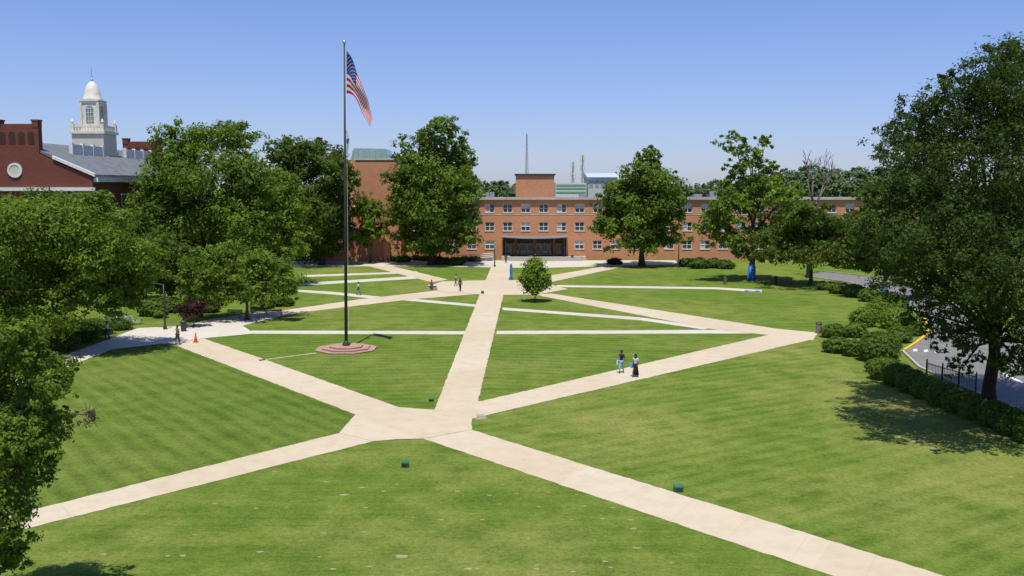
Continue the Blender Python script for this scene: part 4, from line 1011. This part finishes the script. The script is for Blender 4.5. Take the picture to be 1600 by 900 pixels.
def person(px,py,rz,label,top,bot,skinm=SK,h=1.74,stride=.24,skirt=False,seat=False,bag=None,sleeve=1.0,long=False,loc=None,shorts=False):
    B=loc if loc is not None else G(px,py,.03); t=thing('person',label,'person',B,rz); t.scale=(h/1.75,)*3
    dz=-.44 if seat else 0
    V=[(0,0,.96+dz),(0,0,1.12+dz),(0,.012,1.28+dz),(0,0,1.41+dz),(0,.012,1.5+dz),(0,.03,1.585+dz),(0,.03,1.68+dz),(0,.118,1.6+dz)]
    r=[.125,.112,.128,.095,.052,.088,.078,.017]; E=[(0,1),(1,2),(2,3),(3,4),(4,5),(5,6),(5,7)]
    ex=MB(); arms={};legs={}
    for s in (-1,1):
        sw=-s*stride*.75
        sh=(s*.165,0,1.405+dz); eb=(s*.225,sw*.45-.03,1.14+dz); wr=(s*.235,sw*1.0+.06,.93+dz); hd=(s*.232,sw*1.1+.08,.865+dz)
        if seat: eb=(s*.22,.05,1.16+dz); wr=(s*.16,.26,1.04+dz); hd=(s*.14,.33,1.02+dz)
        i=len(V); V+= [sh,eb,wr,hd]; r+= [.058,.042,.029,.033]; E+= [(3,i),(i,i+1),(i+1,i+2),(i+2,i+3)]; arms[s]=(sh,eb,wr)
        hdv=Vector(hd); dirv=(hdv-Vector(wr)).normalized()
        for k in range(4):
            a=hdv+Vector((0,(k-1.5)*.017,0)); Lf=(.075,.085,.08,.062)[k]
            ex.tube([a,a+dirv*Lf*.55+Vector((-s*.004,0,0)),a+dirv*Lf+Vector((-s*.018,0,0))],[.0095,.0085,.006],5)
        a=Vector(wr).lerp(hdv,.45); ex.tube([a,a+dirv*.035+Vector((-s*.01,.035,0)),a+dirv*.065+Vector((-s*.015,.05,0))],[.011,.01,.007],5)
        st=s*stride
        hip=(s*.088,0,.9+dz); kn=(s*.098,st*.55+.05,.5); an=(s*.1,st,.085 if st>=0 else .13); to=(s*.11,st+.15,.035 if st>=0 else .04)
        if seat: kn=(s*.1,.43,.5); an=(s*.1,.44,.085); to=(s*.11,.58,.035)
        i=len(V); V+= [hip,kn,an,to]; r+= [.088,.06,.04,.032]; E+= [(0,i),(i,i+1),(i+1,i+2),(i+2,i+3)]; legs[s]=(hip,kn,an,to)
        ex.tube([(s*.083,.02,1.575+dz),(s*.1,.012,1.6+dz),(s*.088,.012,1.63+dz)],[.008,.018,.01],5)
    ex.tube([(-.025,.112,1.552+dz),(0,.119,1.55+dz),(.025,.112,1.552+dz)],[.005,.008,.005],5)
    skin(V,E,r,'body',skinm,t,1,ex)
    for s in (-1,1):
        e=MB(); e.lathe(s*.034,.106,[(.003,1.612+dz),(.012,1.62+dz),(.003,1.628+dz)],8); e.build('eye',EYE,t,local=True)
    hb=MB()
    prof=[(.02,1.775+dz),(.07,1.76+dz),(.1,1.715+dz),(.108,1.66+dz),(.1,1.61+dz)]
    if long: prof+= [(.105,1.54+dz),(.1,1.46+dz),(.05,1.42+dz)]
    hb.lathe(0,0,prof,14)
    hb.v=[(x,(y*.95 if y<0 else y*(.95 if z>1.67+dz else .25)),z) for x,y,z in hb.v]
    hb.build('hair',HR,t,smooth=True,local=True)
    tv=[(0,0,.93+dz),(0,0,1.12+dz),(0,.012,1.28+dz),(0,0,1.42+dz)]; tr=[.142,.128,.146,.105]; te=[(0,1),(1,2),(2,3)]
    for s in (-1,1):
        sh,eb,wr=[Vector(q) for q in arms[s]]; i=len(tv)
        end=eb.lerp(wr,.85) if sleeve>1 else sh.lerp(eb,.75)
        tv+= [sh,sh.lerp(eb,.6),end] if sleeve<=1 else [sh,eb,end]; tr+= [.074,.062,.058] if sleeve<=1 else [.074,.056,.045]; te+= [(3,i),(i,i+1),(i+1,i+2)]
    skin(tv,te,tr,'shirt',cloth(top),t,1)
    if skirt:
        sb=MB(); sb.lathe(0,0,[(.135,1.0),(.17,.9),(.2,.6),(.27,.16),(.25,.16)],16,squash=.8); sb.build('skirt',cloth(bot),t,smooth=True,local=True)
    else:
        pv=[(0,0,.97+dz)]; pr=[.138]; pe=[]
        for s in (-1,1):
            hip,kn,an,to=[Vector(q) for q in legs[s]]; i=len(pv)
            pv+= [hip,kn,(kn.lerp(an,.9) if not shorts else kn.lerp(an,.15))]; pr+= [.1,.078,.062 if not shorts else .08]; pe+= [(0,i),(i,i+1),(i+1,i+2)]
        skin(pv,pe,pr,'shorts' if shorts else 'trousers',cloth(bot),t,1)
    for s in (-1,1):
        an,to=[Vector(q) for q in legs[s][2:]]; sb=MB()
        sb.tube([an+Vector((0,-.06,-.045)),an+Vector((0,.02,-.03)),an.lerp(to,.75)+Vector((0,0,-.002)),to+Vector((0,.05,0))],[.035,.052,.045,.025],8)
        sb.v=[(x,y,max(z,.0)) for x,y,z in sb.v]; sb.build('shoe',SHOE,t,smooth=True,local=True)
    if bag:
        side=bag[1]; M0=Matrix.Rotation(rz,3,'Z')
        bp=Vector(B)+M0@Vector((side*.3,.02,0))
        g=thing('shoulder_bag',bag[2],'bag',bp,rz)
        sb=MB(); sb.box(-.07,.07,-.17,.17,.66,.96); sb.build('pouch',cloth(bag[0]),g,local=True)
        sb=MB(); sb.tube([(0,-.14,.96),(-side*.12,-.06,1.25),(-side*.14,0,1.47),(-side*.12,.08,1.25),(0,.14,.96)],[.015]*5,5); sb.build('strap',cloth(bag[0]),g,local=True)
    return t
person(971,582.5,R(160),'person in black top and pale blue jeans, left of two on the right diagonal path',(.02,.02,.025),(.30,.42,.55),SK2,1.78,.2,bag=((.45,.6,.72),1,'pale blue bag at the side of the left walker on the right path'))
person(993,588.5,R(150),'person in white top and long dark skirt on the right diagonal path',(.6,.66,.72),(.02,.02,.025),SK2,1.74,.2,skirt=True,long=True,bag=((.16,.38,.62),1,'bright blue bag carried by the person in the dark skirt'))
person(278,538.5,R(150),'person in tan shirt and dark shorts standing near the orange cone',(.30,.24,.18),(.05,.05,.055),SK2,1.78,.14,shorts=True)
person(560,461,R(-60),'person in white shirt and blue jeans right of the flagpole on the grass',(.75,.76,.78),(.12,.19,.32),SK2,1.76,.24)
person(712.5,447,R(70),'person in pale top walking at the far crossing',(.55,.45,.33),(.16,.15,.14),SK,1.76,.22)
person(719,455,R(200),'person in black clothes at the far crossing',(.02,.02,.02),(.03,.03,.035),SK2,1.8,.2,sleeve=2)
person(168,531,R(100),'person in white shirt walking in the shade of the left tree',(.75,.75,.78),(.06,.08,.14),SK2,1.76,.22)
person(790.5,411,R(180),'person in dark clothes before the entrance steps',(.03,.03,.035),(.05,.06,.08),SK2,1.76,.15,sleeve=2)
pb=G(676,452); person(0,0,R(175),'person in red shirt sitting on the concrete planter',(.42,.05,.05),(.08,.09,.12),SK,1.74,0,seat=True,loc=Vector((pb.x-.1,pb.y-.42,.09)))
